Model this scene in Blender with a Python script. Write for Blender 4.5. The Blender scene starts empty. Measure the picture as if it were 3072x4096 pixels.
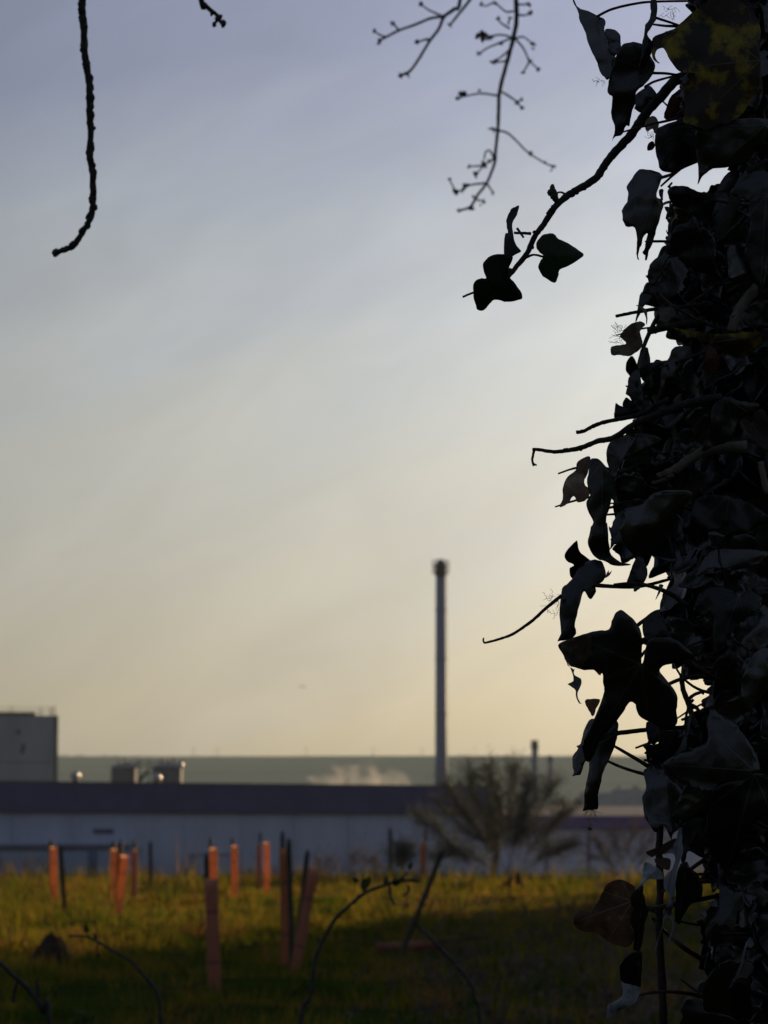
import bpy, bmesh, math, random
import numpy as np
from mathutils import Vector, Matrix, noise
from mathutils.geometry import delaunay_2d_cdt
R = math.radians
rnd = random.Random(7)
sc = bpy.context.scene
COL = sc.collection

# ------------------------------------------------------------------ camera
CAMZ = 1.3
F = 2048 / math.tan(R(10))            # focal length in photograph pixels (3072 x 4096)
PITCH = math.atan(1304 / F)
cp, sp_ = math.cos(PITCH), math.sin(PITCH)
CAM = Vector((0, 0, CAMZ))

def ray(sx, sy):
    u, v = (sx - 1536) / F, (2048 - sy) / F
    return Vector((u, cp - v * sp_, sp_ + v * cp))
def at(sx, sy, Y):                    # photograph pixel -> point at true distance Y
    d = ray(sx, sy)
    return CAM + d * (Y / d.y)
DS = 3072 / 1659
def atd(dx, dy, Y): return at(dx * DS, dy * DS, Y)
def ground_Y(dy): return CAMZ * 6272 / (dy - 1810)

FOC = 2.3
cam = bpy.data.cameras.new("camera"); camo = bpy.data.objects.new("camera", cam); COL.objects.link(camo)
camo.location = CAM; camo.rotation_euler = (R(90) + PITCH, 0, 0)
cam.sensor_fit = 'VERTICAL'; cam.sensor_height = 36; cam.sensor_width = 27
cam.lens = 18 / math.tan(R(10)); cam.clip_start = 0.05; cam.clip_end = 20000
cam.dof.use_dof = True; cam.dof.focus_distance = FOC
cam.dof.aperture_fstop = cam.lens / 4.9; cam.dof.aperture_blades = 7
sc.camera = camo

# ------------------------------------------------------------------ light
SUN_AZ, SUN_EL = R(20), R(8)
S = Vector((math.sin(SUN_AZ) * math.cos(SUN_EL), math.cos(SUN_AZ) * math.cos(SUN_EL), math.sin(SUN_EL)))
sun = bpy.data.lights.new("sun", 'SUN'); suno = bpy.data.objects.new("sun", sun); COL.objects.link(suno)
sun.energy = 5.0; sun.angle = R(0.5); sun.color = (1.0, 0.68, 0.36)
suno.rotation_euler = S.to_track_quat('Z', 'Y').to_euler(); suno.location = (30, 80, 40)

w = bpy.data.worlds.new("World"); sc.world = w; w.use_nodes = True
nt = w.node_tree; nt.nodes.clear()
def N(t, **k):
    n = nt.nodes.new(t)
    for a, b in k.items(): setattr(n, a, b)
    return n
L = lambda a, b: nt.links.new(a, b)
def mth(op, a, b=None, c=None):
    n = N('ShaderNodeMath', operation=op)
    for i, x in enumerate((a, b, c)):
        if x is None: continue
        if isinstance(x, (int, float)): n.inputs[i].default_value = x
        else: L(x, n.inputs[i])
    return n.outputs[0]
out = N('ShaderNodeOutputWorld'); bg = N('ShaderNodeBackground'); L(bg.outputs[0], out.inputs[0])
bg.inputs[1].default_value = 0.1
sky = N('ShaderNodeTexSky', sky_type='NISHITA'); sky.sun_disc = False
sky.sun_elevation = SUN_EL; sky.sun_rotation = SUN_AZ
sky.air_density = 1.0; sky.dust_density = 2.0; sky.ozone_density = 2.0
tc = N('ShaderNodeTexCoord'); gen = tc.outputs['Generated']
sep = N('ShaderNodeSeparateXYZ'); L(gen, sep.inputs[0])
# thin high cloud veil: cream at the horizon, lavender grey above, brighter towards the sun
ramp = N('ShaderNodeValToRGB'); cr = ramp.color_ramp
stops = [(0.0, (.58, .515, .335)), (.036, (.578, .527, .38)), (.065, (.545, .517, .42)), (.1125, (.505, .512, .478)), (.16, (.465, .502, .525)),
         (.215, (.36, .405, .485)), (.27, (.262, .301, .44)), (.55, (.32, .38, .54)), (1.0, (.38, .46, .66))]
while len(cr.elements) < len(stops): cr.elements.new(0.5)
for e, (p, c) in zip(cr.elements, stops): e.position = p; e.color = (*c, 1)
# soft streaks of the veil
mp = N('ShaderNodeMapping', vector_type='TEXTURE'); L(gen, mp.inputs[0]); mp.inputs['Rotation'].default_value = (0, R(-24), 0); mp.inputs['Scale'].default_value = (1 / 4, 1 / 3, 1 / 17)
nz = N('ShaderNodeTexNoise'); L(mp.outputs[0], nz.inputs[0]); nz.inputs['Scale'].default_value = 1.2; nz.inputs['Detail'].default_value = 7; nz.inputs['Roughness'].default_value = .58; nz.inputs['Distortion'].default_value = .5
mp2 = N('ShaderNodeMapping', vector_type='TEXTURE'); L(gen, mp2.inputs[0]); mp2.inputs['Rotation'].default_value = (0, R(-30), 0); mp2.inputs['Scale'].default_value = (1 / 5, 1 / 3, 1 / 13)
nz2 = N('ShaderNodeTexNoise'); L(mp2.outputs[0], nz2.inputs[0]); nz2.inputs['Scale'].default_value = 2.3; nz2.inputs['Detail'].default_value = 6; nz2.inputs['Distortion'].default_value = .6
zz = mth('ADD', sep.outputs[2], mth('MULTIPLY', mth('SUBTRACT', nz.outputs[0], .5), .13))
L(zz, ramp.inputs[0])
dt = N('ShaderNodeVectorMath', operation='DOT_PRODUCT'); L(gen, dt.inputs[0]); dt.inputs[1].default_value = S
dpos = mth('MAXIMUM', dt.outputs['Value'], 0.0)
glow = mth('ADD', mth('ADD', mth('MULTIPLY', mth('POWER', dpos, 14.0), .98), mth('MULTIPLY', mth('POWER', dpos, 2.0), .34)), .245)
glow = mth('MULTIPLY', glow, mth('ADD', mth('MULTIPLY', nz2.outputs[0], .40), .81))
glow10 = mth('MULTIPLY', glow, 11.4)
veil = N('ShaderNodeVectorMath', operation='SCALE'); away = mth('MULTIPLY', mth('MINIMUM', mth('MAXIMUM', mth('SUBTRACT', .8, dt.outputs['Value']), 0.0), 1.0), .85)
vm = N('ShaderNodeMix', data_type='RGBA'); L(away, vm.inputs[0]); L(ramp.outputs[0], vm.inputs[6]); vm.inputs[7].default_value = (.31, .39, .62, 1); L(vm.outputs[2], veil.inputs[0]); L(glow10, veil.inputs['Scale'])
mix = N('ShaderNodeMix', data_type='RGBA'); mix.inputs[0].default_value = 0.10
L(veil.outputs[0], mix.inputs[6]); L(sky.outputs[0], mix.inputs[7]); L(mix.outputs[2], bg.inputs[0])

sc.view_settings.view_transform = 'Standard'; sc.view_settings.look = 'None'
sc.view_settings.exposure = 0; sc.view_settings.gamma = 1
sc.cycles.use_denoising = True; sc.cycles.max_bounces = 8; sc.cycles.volume_bounces = 0
sc.cycles.transparent_max_bounces = 12; sc.cycles.caustics_reflective = False; sc.cycles.caustics_refractive = False
sc.cycles.sample_clamp_indirect = 3.0

# ------------------------------------------------------------------ materials
class Mat:
    def __init__(s, name):
        s.m = bpy.data.materials.new(name); s.m.use_nodes = True; s.t = s.m.node_tree; s.t.nodes.clear()
        s.out = s.n('ShaderNodeOutputMaterial')
    def n(s, t, **k):
        x = s.t.nodes.new(t)
        for a, b in k.items(): setattr(x, a, b)
        return x
    def l(s, a, b): s.t.links.new(a, b)
    def put(s, v, sock):
        if hasattr(v, 'is_linked'): s.l(v, sock)
        elif isinstance(v, tuple): sock.default_value = (*v, 1) if len(v) == 3 and len(sock.default_value) == 4 else v
        else: sock.default_value = v
    def math(s, op, a, b=None):
        x = s.n('ShaderNodeMath', operation=op); s.put(a, x.inputs[0])
        if b is not None: s.put(b, x.inputs[1])
        return x.outputs[0]
    def noise(s, scale, detail=4, rough=.55, coord='Object', stretch=None):
        tcn = s.n('ShaderNodeTexCoord'); v = tcn.outputs[coord]
        if stretch:
            mpn = s.n('ShaderNodeMapping'); s.l(v, mpn.inputs[0]); mpn.inputs['Scale'].default_value = stretch; v = mpn.outputs[0]
        x = s.n('ShaderNodeTexNoise'); s.l(v, x.inputs[0]); x.inputs['Scale'].default_value = scale
        x.inputs['Detail'].default_value = detail; x.inputs['Roughness'].default_value = rough
        return x.outputs[0]
    def ramp(s, fac, stops):
        x = s.n('ShaderNodeValToRGB'); s.l(fac, x.inputs[0]); c = x.color_ramp
        while len(c.elements) < len(stops): c.elements.new(.5)
        for e, (p, col) in zip(c.elements, stops): e.position = p; e.color = (*col, 1)
        return x.outputs[0]
    def mix(s, f, a, b, mode='MIX'):
        x = s.n('ShaderNodeMix', data_type='RGBA', blend_type=mode); s.put(f, x.inputs[0]); s.put(a, x.inputs[6]); s.put(b, x.inputs[7])
        return x.outputs[2]
    def bsdf(s, col, rough=.6, spec=.5, metal=0., bump=None, bs=.3, bd=.01, trans=0., tcol=None):
        b = s.n('ShaderNodeBsdfPrincipled'); s.put(col, b.inputs['Base Color']); s.put(rough, b.inputs['Roughness'])
        s.put(spec, b.inputs['Specular IOR Level']); s.put(metal, b.inputs['Metallic'])
        if bump is not None:
            bn = s.n('ShaderNodeBump'); s.l(bump, bn.inputs['Height']); bn.inputs['Strength'].default_value = bs; bn.inputs['Distance'].default_value = bd
            s.l(bn.outputs[0], b.inputs['Normal'])
        sh = b.outputs[0]
        if trans:
            t = s.n('ShaderNodeBsdfTranslucent'); s.put(tcol if tcol is not None else col, t.inputs[0])
            m = s.n('ShaderNodeMixShader'); s.put(trans, m.inputs[0]); s.l(sh, m.inputs[1]); s.l(t.outputs[0], m.inputs[2]); sh = m.outputs[0]
        s.l(sh, s.out.inputs[0]); return s.m

def simple(name, c1, c2, scale, rough=.7, spec=.4, bump=0., bd=.01, metal=0., trans=0., stretch=None, tcol=None, lo=.35, hi=.65):
    m = Mat(name); nz = m.noise(scale, 5, .6, stretch=stretch)
    col = m.ramp(nz, [(lo, c1), (hi, c2)])
    return m.bsdf(col, rough, spec, metal, nz if bump else None, bump, bd, trans, tcol)

def veins(m):
    """pale palmate veins in leaf coordinates (UV: base at origin, tip at v = 1)"""
    uvn = m.n('ShaderNodeUVMap'); uvn.uv_map = 'UVMap'
    s = m.n('ShaderNodeSeparateXYZ'); m.l(uvn.outputs[0], s.inputs[0]); u, v = s.outputs[0], s.outputs[1]
    tot = None
    for ang, wd in ((0, .016), (38, .012), (-38, .012), (82, .010), (-82, .010)):
        sa, ca = math.sin(R(ang)), math.cos(R(ang))
        al = m.math('ADD', m.math('MULTIPLY', u, sa), m.math('MULTIPLY', v, ca))
        pe = m.math('ABSOLUTE', m.math('SUBTRACT', m.math('MULTIPLY', u, ca), m.math('MULTIPLY', v, sa)))
        x = m.math('SUBTRACT', 1.0, m.math('DIVIDE', pe, m.math('MAXIMUM', m.math('MULTIPLY', m.math('SUBTRACT', 1.05, al), wd), .0005)))
        x = m.math('MULTIPLY', m.math('MAXIMUM', x, 0.0), m.math('GREATER_THAN', al, 0.0))
        tot = x if tot is None else m.math('MAXIMUM', tot, x)
    return m.math('MINIMUM', tot, 1.0)

def leaf_mat(name, c1, c2, vein, rough=.36, spec=.5, trans=.05, scale=45, spots=None, vf=.6):
    m = Mat(name); nz = m.noise(scale, 5, .6); big = m.noise(14, 2)
    oi = m.n('ShaderNodeObjectInfo')
    col = m.ramp(m.math('ADD', m.math('MULTIPLY', nz, .6), m.math('MULTIPLY', big, .4)), [(.36, c1), (.50, tuple((a_ + b_) / 2 for a_, b_ in zip(c1, c2))), (.66, c2)])
    if spots: col = m.mix(m.ramp(m.noise(spots[1], 4, .6), [(spots[2], (0, 0, 0)), (spots[2] + (spots[3] if len(spots) > 3 else .07), (1, 1, 1))]), col, spots[0])
    k = m.math('ADD', m.math('MULTIPLY', oi.outputs['Random'], .9), .35)
    sv = m.n('ShaderNodeVectorMath', operation='SCALE'); m.l(col, sv.inputs[0]); m.put(m.math('ADD', m.math('MULTIPLY', oi.outputs['Random'], 1.1), .35), sv.inputs['Scale']); col = sv.outputs[0]
    vv = veins(m)
    col = m.mix(m.math('MULTIPLY', vv, vf), col, vein)
    r = m.math('ADD', m.math('MULTIPLY', nz, .22), rough - .11)
    bump = m.math('SUBTRACT', m.math('ADD', m.math('MULTIPLY', m.noise(60, 4), .45), m.math('MULTIPLY', m.noise(260, 2), .10)), m.math('MULTIPLY', vv, -.15))
    return m.bsdf(col, r, m.math('MULTIPLY', k, spec), 0., bump, .45, .002, trans)

M = {}
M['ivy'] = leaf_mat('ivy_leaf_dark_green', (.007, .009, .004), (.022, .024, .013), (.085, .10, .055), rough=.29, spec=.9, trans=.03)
M['ivy_young'] = leaf_mat('ivy_leaf_young_green', (.012, .03, .008), (.02, .045, .012), (.05, .09, .03), trans=.10)
M['brown'] = leaf_mat('leaf_withered_brown', (.06, .042, .03), (.24, .17, .12), (.22, .17, .13), rough=.5, spec=.4, trans=.45, scale=70, spots=((.30, .26, .21), 34, .53, .10))
M['papery'] = leaf_mat('leaf_dry_papery', (.14, .12, .10), (.28, .25, .21), (.2, .17, .13), rough=.6, spec=.3, trans=.3, scale=60)
M['silver'] = leaf_mat('leaf_silvery_dry_glints', (.17, .19, .21), (.36, .39, .43), (.1, .1, .1), rough=.33, spec=.6, trans=.06, scale=50, spots=((.03, .03, .03), 35, .55))  # silver grey dry leaf, its bright highlights put into the base colour
M['yellow'] = leaf_mat('leaf_mottled_yellow', (.012, .018, .007), (.045, .022, .012), (.17, .18, .03), rough=.5, spec=.35, trans=.08, scale=30, spots=((.27, .20, .010), 44, .47, .14), vf=.9)
M['rust'] = leaf_mat('leaf_rust_red', (.05, .012, .006), (.11, .03, .012), (.06, .03, .02), rough=.5, trans=.25)
M['bark'] = simple('bark_dark', (.018, .015, .012), (.06, .05, .04), 120, .85, .25, .8, .002, stretch=(1, 1, .35))
M['stem'] = simple('stem_brown', (.03, .02, .015), (.07, .045, .035), 90, .7, .35, .6, .0015)
M['palebark'] = simple('bark_pale', (.12, .10, .075), (.26, .22, .17), 60, .85, .3, .7, .002, stretch=(1, 1, .3))
M['twig'] = simple('twig_bark', (.035, .03, .024), (.085, .075, .06), 150, .85, .25, .6, .001)
M['bud'] = simple('bud', (.05, .045, .03), (.10, .09, .05), 200, .7)
M['thread'] = simple('leaf_skeleton_fibre', (.06, .045, .03), (.10, .08, .05), 100, .8)
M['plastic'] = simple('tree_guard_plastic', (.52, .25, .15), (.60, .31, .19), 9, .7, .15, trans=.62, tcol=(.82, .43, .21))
M['plastic2'] = simple('tree_guard_plastic_dark', (.46, .20, .13), (.54, .26, .17), 9, .7, .15, trans=.42, tcol=(.74, .38, .22))  # darker, less translucent plastic used on some of the guards
M['stake'] = simple('stake_wood', (.045, .045, .032), (.10, .09, .062), 40, .85, .2, .4, .003, stretch=(1, 1, .1))
M['straw'] = simple('dry_straw', (.20, .12, .04), (.34, .21, .08), 6, .8, .1, trans=.5)
M['soil'] = simple('soil_brown', (.035, .022, .014), (.085, .055, .035), 14, .95, .1, .8, .03)
M['tussock'] = simple('tussock_green', (.05, .075, .012), (.10, .13, .02), 20, .8, trans=.35)
M['clad'] = simple('warehouse_cladding', (.52, .535, .63), (.62, .635, .74), .45, .5, .4, stretch=(1, 1, .12))
M['fascia'] = simple('fascia_navy', (.05, .048, .14), (.072, .068, .18), .3, .45, .4, stretch=(1, 1, 1))
M['fascia_purple'] = simple('fascia_purple', (.085, .045, .20), (.11, .06, .25), .2, .5)
M['roof'] = simple('roof_sheet', (.22, .22, .21), (.30, .30, .28), .3, .5)
M['roof_dark'] = simple('roof_sheet_weathered', (.10, .105, .10), (.15, .155, .145), .3, .8, .2)
M['metal'] = simple('bright_metal', (.40, .39, .37), (.48, .46, .44), .4, .34, .5, metal=1.0)
M['tank'] = simple('tank_steel', (.12, .12, .115), (.17, .17, .16), .6, .6, .4, metal=.15)
M['concrete'] = simple('concrete_grey', (.27, .28, .29), (.36, .37, .38), .18, .85, stretch=(1, 1, .25))
M['darkmetal'] = simple('dark_steel', (.03, .03, .03), (.06, .06, .055), 2., .6)
M['chimney'] = simple('chimney_shell', (.24, .25, .30), (.29, .30, .35), .15, .6, .4, stretch=(1, 1, .2))
M['trailer'] = simple('trailer_blue', (.28, .34, .46), (.34, .40, .52), .5, .5)
M['trailer2'] = simple('trailer_pale', (.44, .46, .55), (.5, .52, .6), .5, .5)
M['rubber'] = simple('rubber', (.015, .015, .015), (.03, .03, .03), 5, .9)
M['brick'] = simple('brick_house', (.20, .16, .14), (.28, .22, .19), .4, .9)
M['crown'] = simple('foliage_far', (.03, .045, .02), (.08, .09, .045), .5, .8, trans=.2)
M['crown_near'] = simple('foliage_hedge', (.03, .05, .015), (.07, .09, .03), .8, .7, trans=.2)
M['scrub'] = simple('scrub_twigs', (.115, .12, .095), (.18, .185, .15), 3, .9)
M['scrub_leaf'] = simple('scrub_leaf', (.085, .095, .065), (.14, .15, .105), 3, .8, trans=.3)
M['deadscrub'] = simple('dead_scrub', (.09, .062, .045), (.17, .12, .085), 3, .9)
M['bramble'] = simple('bramble_bark', (.035, .035, .025), (.075, .07, .05), 60, .7)
M['bird'] = simple('bird_plumage', (.5, .49, .46), (.62, .6, .57), 8, .8)

def ground_mat(name, field):
    m = Mat(name)
    a = m.noise(.22, 4, .6); b = m.noise(1.7, 6, .7); c = m.noise(.9, 5, .65, stretch=(1, .6, 1))
    col = m.ramp(c, [(.34, (.022, .042, .005)), (.48, (.045, .065, .008)), (.58, (.07, .055, .015)), (.7, (.085, .055, .02))])
    col = m.mix(m.ramp(b, [(.42, (0, 0, 0)), (.62, (1, 1, 1))]), col, (.025, .035, .010))
    if not field:
        col = m.ramp(m.noise(.004, 3, .5), [(.3, (.055, .075, .03)), (.5, (.08, .095, .045)), (.7, (.10, .10, .05))])
    return m.bsdf(col, 1.0, 0., 0., b, .6, .05)
M['field'] = ground_mat('meadow_ground', True); M['land'] = ground_mat('land', False)
mg = Mat('hill_pasture')
hn = mg.noise(.0018, 4, .55, stretch=(1, .5, 1)); hn2 = mg.noise(.006, 2, .5, stretch=(.35, 1, 2.5))
hc = mg.ramp(mg.math('ADD', mg.math('MULTIPLY', hn, .5), mg.math('MULTIPLY', hn2, .5)), [(.40, (.09, .165, .08)), (.5, (.12, .19, .095)), (.6, (.15, .20, .105))])
M['hill'] = mg.bsdf(hc, 1.0, 0.)
gm = Mat('grass_blades')
ga = gm.noise(1.1, 5, .65, stretch=(1, .55, 1)); gb = gm.noise(.35, 3)
gc = gm.ramp(gm.math('ADD', gm.math('MULTIPLY', ga, .65), gm.math('MULTIPLY', gb, .35)), [(.38, (.035, .078, .008)), (.46, (.095, .12, .010)), (.53, (.22, .165, .018)), (.62, (.29, .15, .04))])
M['grass'] = gm.bsdf(gc, .8, .08, trans=.6)

# ------------------------------------------------------------------ builders
def link(name, me, mat, parent=None, label=None):
    o = bpy.data.objects.new(name, me); COL.objects.link(o)
    if mat: me.materials.append(mat)
    if parent: o.parent = parent
    if label: o['label'] = label
    return o
def thing(name, loc, label, cat, group=None):
    o = bpy.data.objects.new(name, None); COL.objects.link(o); o.location = loc; o.empty_display_size = .1
    o['label'] = label; o['category'] = cat
    if group: o['group'] = group
    return o
def tag(o, label, cat, group=None):
    o['label'] = label; o['category'] = cat
    if group: o['group'] = group
    return o
def origin_of(p):
    v = Vector((0, 0, 0))
    while p: v = v + p.location; p = p.parent
    return v
def catmull(pts, n, closed=False):
    P = [Vector(p) for p in pts]; k = len(P); res = []
    rng = range(k) if closed else range(k - 1)
    for i in rng:
        p1, p2 = P[i], P[(i + 1) % k]
        p0 = P[i - 1] if (closed or i > 0) else p1 * 2 - p2
        p3 = P[(i + 2) % k] if (closed or i + 2 < k) else p2 * 2 - p1
        for j in range(n):
            t = j / n
            res.append(.5 * ((2 * p1) + (p2 - p0) * t + (2 * p0 - 5 * p1 + 4 * p2 - p3) * t * t + (3 * p1 - p0 - 3 * p2 + p3) * t ** 3))
    if not closed: res.append(P[-1].copy())
    return res

class MB:
    def __init__(s): s.v = []; s.f = []
    def quad(s, a, b, c, d):
        i = len(s.v); s.v += [a, b, c, d]; s.f.append((i, i + 1, i + 2, i + 3)); return s
    def box(s, lo, hi, rot=None, piv=None):
        i = len(s.v)
        for z in (lo[2], hi[2]):
            for x, y in ((lo[0], lo[1]), (hi[0], lo[1]), (hi[0], hi[1]), (lo[0], hi[1])):
                p = Vector((x, y, z))
                if rot: p = piv + rot @ p
                s.v.append(p)
        s.f += [tuple(i + k for k in q) for q in ((3, 2, 1, 0), (4, 5, 6, 7), (0, 1, 5, 4), (1, 2, 6, 5), (2, 3, 7, 6), (3, 0, 4, 7))]
        return s
    def tube(s, pts, rad, n=8, sub=1, jit=0., cap=True, closed_ends=True):
        pts = [Vector(p) for p in pts]
        if not hasattr(rad, '__len__'): rad = [rad] * len(pts)
        if sub > 1 and len(pts) > 2:
            q = catmull(pts, sub); rr = []
            for i in range(len(pts) - 1):
                for j in range(sub): rr.append(rad[i] + (rad[i + 1] - rad[i]) * j / sub)
            rr.append(rad[-1]); pts, rad = q, rr
        base = len(s.v); m = len(pts)
        t0 = (pts[1] - pts[0]).normalized(); nrm = t0.orthogonal().normalized()
        for i, p in enumerate(pts):
            t = (pts[min(i + 1, m - 1)] - pts[max(i - 1, 0)])
            if t.length < 1e-9: t = t0
            t.normalize(); nrm = (nrm - t * nrm.dot(t)).normalized(); bn = t.cross(nrm)
            for k in range(n):
                a = 2 * math.pi * k / n; r = rad[i] * (1 + (rnd.uniform(-jit, jit) if jit else 0))
                s.v.append(p + (nrm * math.cos(a) + bn * math.sin(a)) * r)
        for i in range(m - 1):
            for k in range(n):
                a, b = base + i * n + k, base + i * n + (k + 1) % n
                s.f.append((a, b, b + n, a + n))
        if cap:
            s.f.append(tuple(base + k for k in range(n))[::-1]); s.f.append(tuple(base + (m - 1) * n + k for k in range(n)))
        return s
    def lathe(s, base, axis, prof, n=20):
        """prof: (radius, height) rings about AXIS from BASE"""
        ax = Vector(axis).normalized(); a1 = ax.orthogonal().normalized(); a2 = ax.cross(a1); b0 = len(s.v)
        for r, h in prof:
            for k in range(n):
                t = 2 * math.pi * k / n
                s.v.append(Vector(base) + ax * h + (a1 * math.cos(t) + a2 * math.sin(t)) * r)
        for i in range(len(prof) - 1):
            for k in range(n):
                a, b = b0 + i * n + k, b0 + i * n + (k + 1) % n
                s.f.append((a, b, b + n, a + n))
        return s
    def ball(s, c, r, n=6, m=5, sc=(1, 1, 1), jit=0., axis=None):
        c = Vector(c); b0 = len(s.v); q = Vector(axis).to_track_quat('Z', 'Y') if axis is not None else None
        for i in range(m + 1):
            ph = math.pi * i / m
            for k in range(n):
                th = 2 * math.pi * k / n
                d = Vector((math.sin(ph) * math.cos(th) * sc[0], math.sin(ph) * math.sin(th) * sc[1], math.cos(ph) * sc[2])) * r * (1 + (rnd.uniform(-jit, jit) if jit else 0))
                if q: d = q @ d
                s.v.append(c + d)
        for i in range(m):
            for k in range(n):
                a, b = b0 + i * n + k, b0 + i * n + (k + 1) % n
                s.f.append((a, a + n, b + n, b))
        return s
    def build(s, name, mat, parent=None, label=None, smooth=True):
        o0 = origin_of(parent); me = bpy.data.meshes.new(name)
        me.from_pydata([tuple(Vector(p) - o0) for p in s.v], [], s.f); me.update()
        if smooth: me.polygons.foreach_set('use_smooth', [True] * len(me.polygons))
        return link(name, me, mat, parent, label)

def np_mesh(name, verts, tris, mat, parent=None, smooth=False):
    me = bpy.data.meshes.new(name); nv, nf = len(verts), len(tris)
    v = verts - np.array(origin_of(parent))[None, :] if parent else verts
    me.vertices.add(nv); me.vertices.foreach_set('co', v.astype(np.float32).ravel())
    me.loops.add(nf * 3); me.loops.foreach_set('vertex_index', tris.astype(np.int32).ravel())
    me.polygons.add(nf); me.polygons.foreach_set('loop_start', np.arange(0, nf * 3, 3, dtype=np.int32))
    me.update(calc_edges=True); me.validate()
    return link(name, me, mat, parent)
rng = np.random.default_rng(11)

# ------------------------------------------------------------------ terrain
def sstep(a, b, x):
    t = min(1, max(0, (x - a) / (b - a))); return t * t * (3 - 2 * t)
FIELD_END = 91
def fz(x, y):                                    # meadow surface
    f = sstep(6, 14, y) * (1 - sstep(90, 96, y))
    v = noise.noise(Vector((x * .25, y * .16, 1.3))) * .09 + noise.noise(Vector((x * .9, y * .7, 5.1))) * .05
    v = v * f
    edge = FIELD_END + 2.0 * noise.noise(Vector((x * .12, 0, 8)))
    return v - 4.35 * sstep(edge, edge + 32, y)
def sheet(name, xs, ys, zf, mat):
    b = MB(); b.v = [Vector((x, y, zf(x, y))) for y in ys for x in xs]; n = len(xs)
    b.f = [(j * n + i, j * n + i + 1, (j + 1) * n + i + 1, (j + 1) * n + i) for j in range(len(ys) - 1) for i in range(n - 1)]
    return b.build(name, mat)
def steps(a, b, n): return [a + (b - a) * i / n for i in range(n + 1)]
fld = sheet('meadow', steps(-90, -24, 12)[:-1] + steps(-24, 24, 110)[:-1] + steps(24, 90, 12), steps(-40, 8, 10)[:-1] + steps(8, 130, 200), fz, M['field'])
fld['kind'] = 'structure'
def lz(x, y):
    r = 124 * sstep(2300, 4300, y) * (1 + .014 * noise.noise(Vector((x * .0016, 3, 0))) + .006 * noise.noise(Vector((x * .009, 7, 0))) - .00000003 * (x) ** 2) - 60 * sstep(4400, 6500, y)
    return -4.1 + r - .5 * (y < 126)
land = sheet('land', steps(-4800, 4800, 60), [-200, -41, 60, 126, 200, 400, 700, 1000, 1400, 1800, 2290], lambda x, y: -4.3 , M['land'])
land['kind'] = 'structure'
hill = sheet('hills', steps(-4800, 4800, 120), steps(2285, 7000, 60), lambda x, y: lz(x, y) - .2, M['hill']); hill['kind'] = 'structure'

# meadow grass: countless blades
def grass():
    n = 190000
    u = rng.random(n); Y = 16 + (97 - 16) * u ** .62
    X = (rng.random(n) * 2 - 1) * (Y * .17 + 4.0)
    cl = np.array([noise.noise(Vector((x * .8, y * .5, 2.2))) for x, y in zip(X, Y)])
    keep = rng.random(n) < np.clip(.55 + cl * 1.2, .1, 1); X, Y, cl = X[keep], Y[keep], cl[keep]; n = len(X)
    Z = np.array([fz(x, y) for x, y in zip(X, Y)]) - .01
    H = (.05 + .10 * rng.random(n)) * (1 + 1.2 * np.clip(cl, 0, 1)) * (1 + (rng.random(n) < .03) * rng.random(n) * 4)
    V, T = [], []
    for k in range(5):
        a = rng.random(n) * 6.283; s = .03 + .07 * rng.random(n); wd = (.004 + .006 * rng.random(n)) * (1 + Y / 70)
        bx, by = X + np.cos(a) * s, Y + np.sin(a) * s; la = rng.random(n) * 6.283; ln = H * (.2 + .7 * rng.random(n)); hh = H * (.6 + .6 * rng.random(n))
        ca, sa = np.cos(la + 1.57) * wd, np.sin(la + 1.57) * wd
        p0 = np.stack([bx - ca, by - sa, Z], 1); p1 = np.stack([bx + ca, by + sa, Z], 1)
        p2 = np.stack([bx + np.cos(la) * ln, by + np.sin(la) * ln, Z + hh], 1)
        b0 = k * 3 * n; V.append(np.stack([p0, p1, p2], 1).reshape(-1, 3)); i = np.arange(n) * 3 + b0
        T.append(np.stack([i, i + 1, i + 2], 1))
    o = np_mesh('meadow_grass', np.concatenate(V), np.concatenate(T), M['grass'])
    o['kind'] = 'stuff'; tag(o, 'rough green and straw coloured meadow grass covering the field', 'grass')
grass()
def dry_stalks():
    b = MB()
    for _ in range(3600):
        y = 18 + 74 * rnd.random() ** .6; x = (rnd.random() * 2 - 1) * (y * .16 + 2)
        if noise.noise(Vector((x * .5, y * .3, 9.2))) < rnd.uniform(-.35, .45): continue
        p = Vector((x, y, fz(x, y) - .01)); h = rnd.uniform(.14, .42); l = Vector((rnd.gauss(0, .18), rnd.gauss(0, .18), 0)) * h
        t_ = p + l + Vector((0, 0, h)); wd = .003 * (1 + y / 45)
        b.tube([p, p + l * .3 + Vector((0, 0, h * .55)), t_], [wd, wd * .9, wd * .6], 3, cap=False)
        b.ball(t_, .012 * (1 + y / 60), 4, 3, (.7, .7, 2.0), .2, l * .6 + Vector((0, 0, h)))
    for _ in range(1500):
        y = rnd.uniform(85, 92); x = rnd.uniform(-15, 15); k = noise.noise(Vector((x * .45, 3, y * .2)))
        if k < rnd.uniform(-.4, .3): continue
        p = Vector((x, y, fz(x, y) - .02)); h = rnd.uniform(.1, .35) * (1 + 1.2 * max(0, k)); b.tube([p, p + Vector((rnd.gauss(0, .05), 0, h * .6)), p + Vector((rnd.gauss(0, .1), 0, h))], [.014, .011, .005], 3, cap=False)
    o = b.build('dry_stalks', M['straw'], smooth=False); o['kind'] = 'stuff'; tag(o, 'dry straw coloured stalks and seed heads standing in the meadow', 'dry grass')
dry_stalks()

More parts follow.
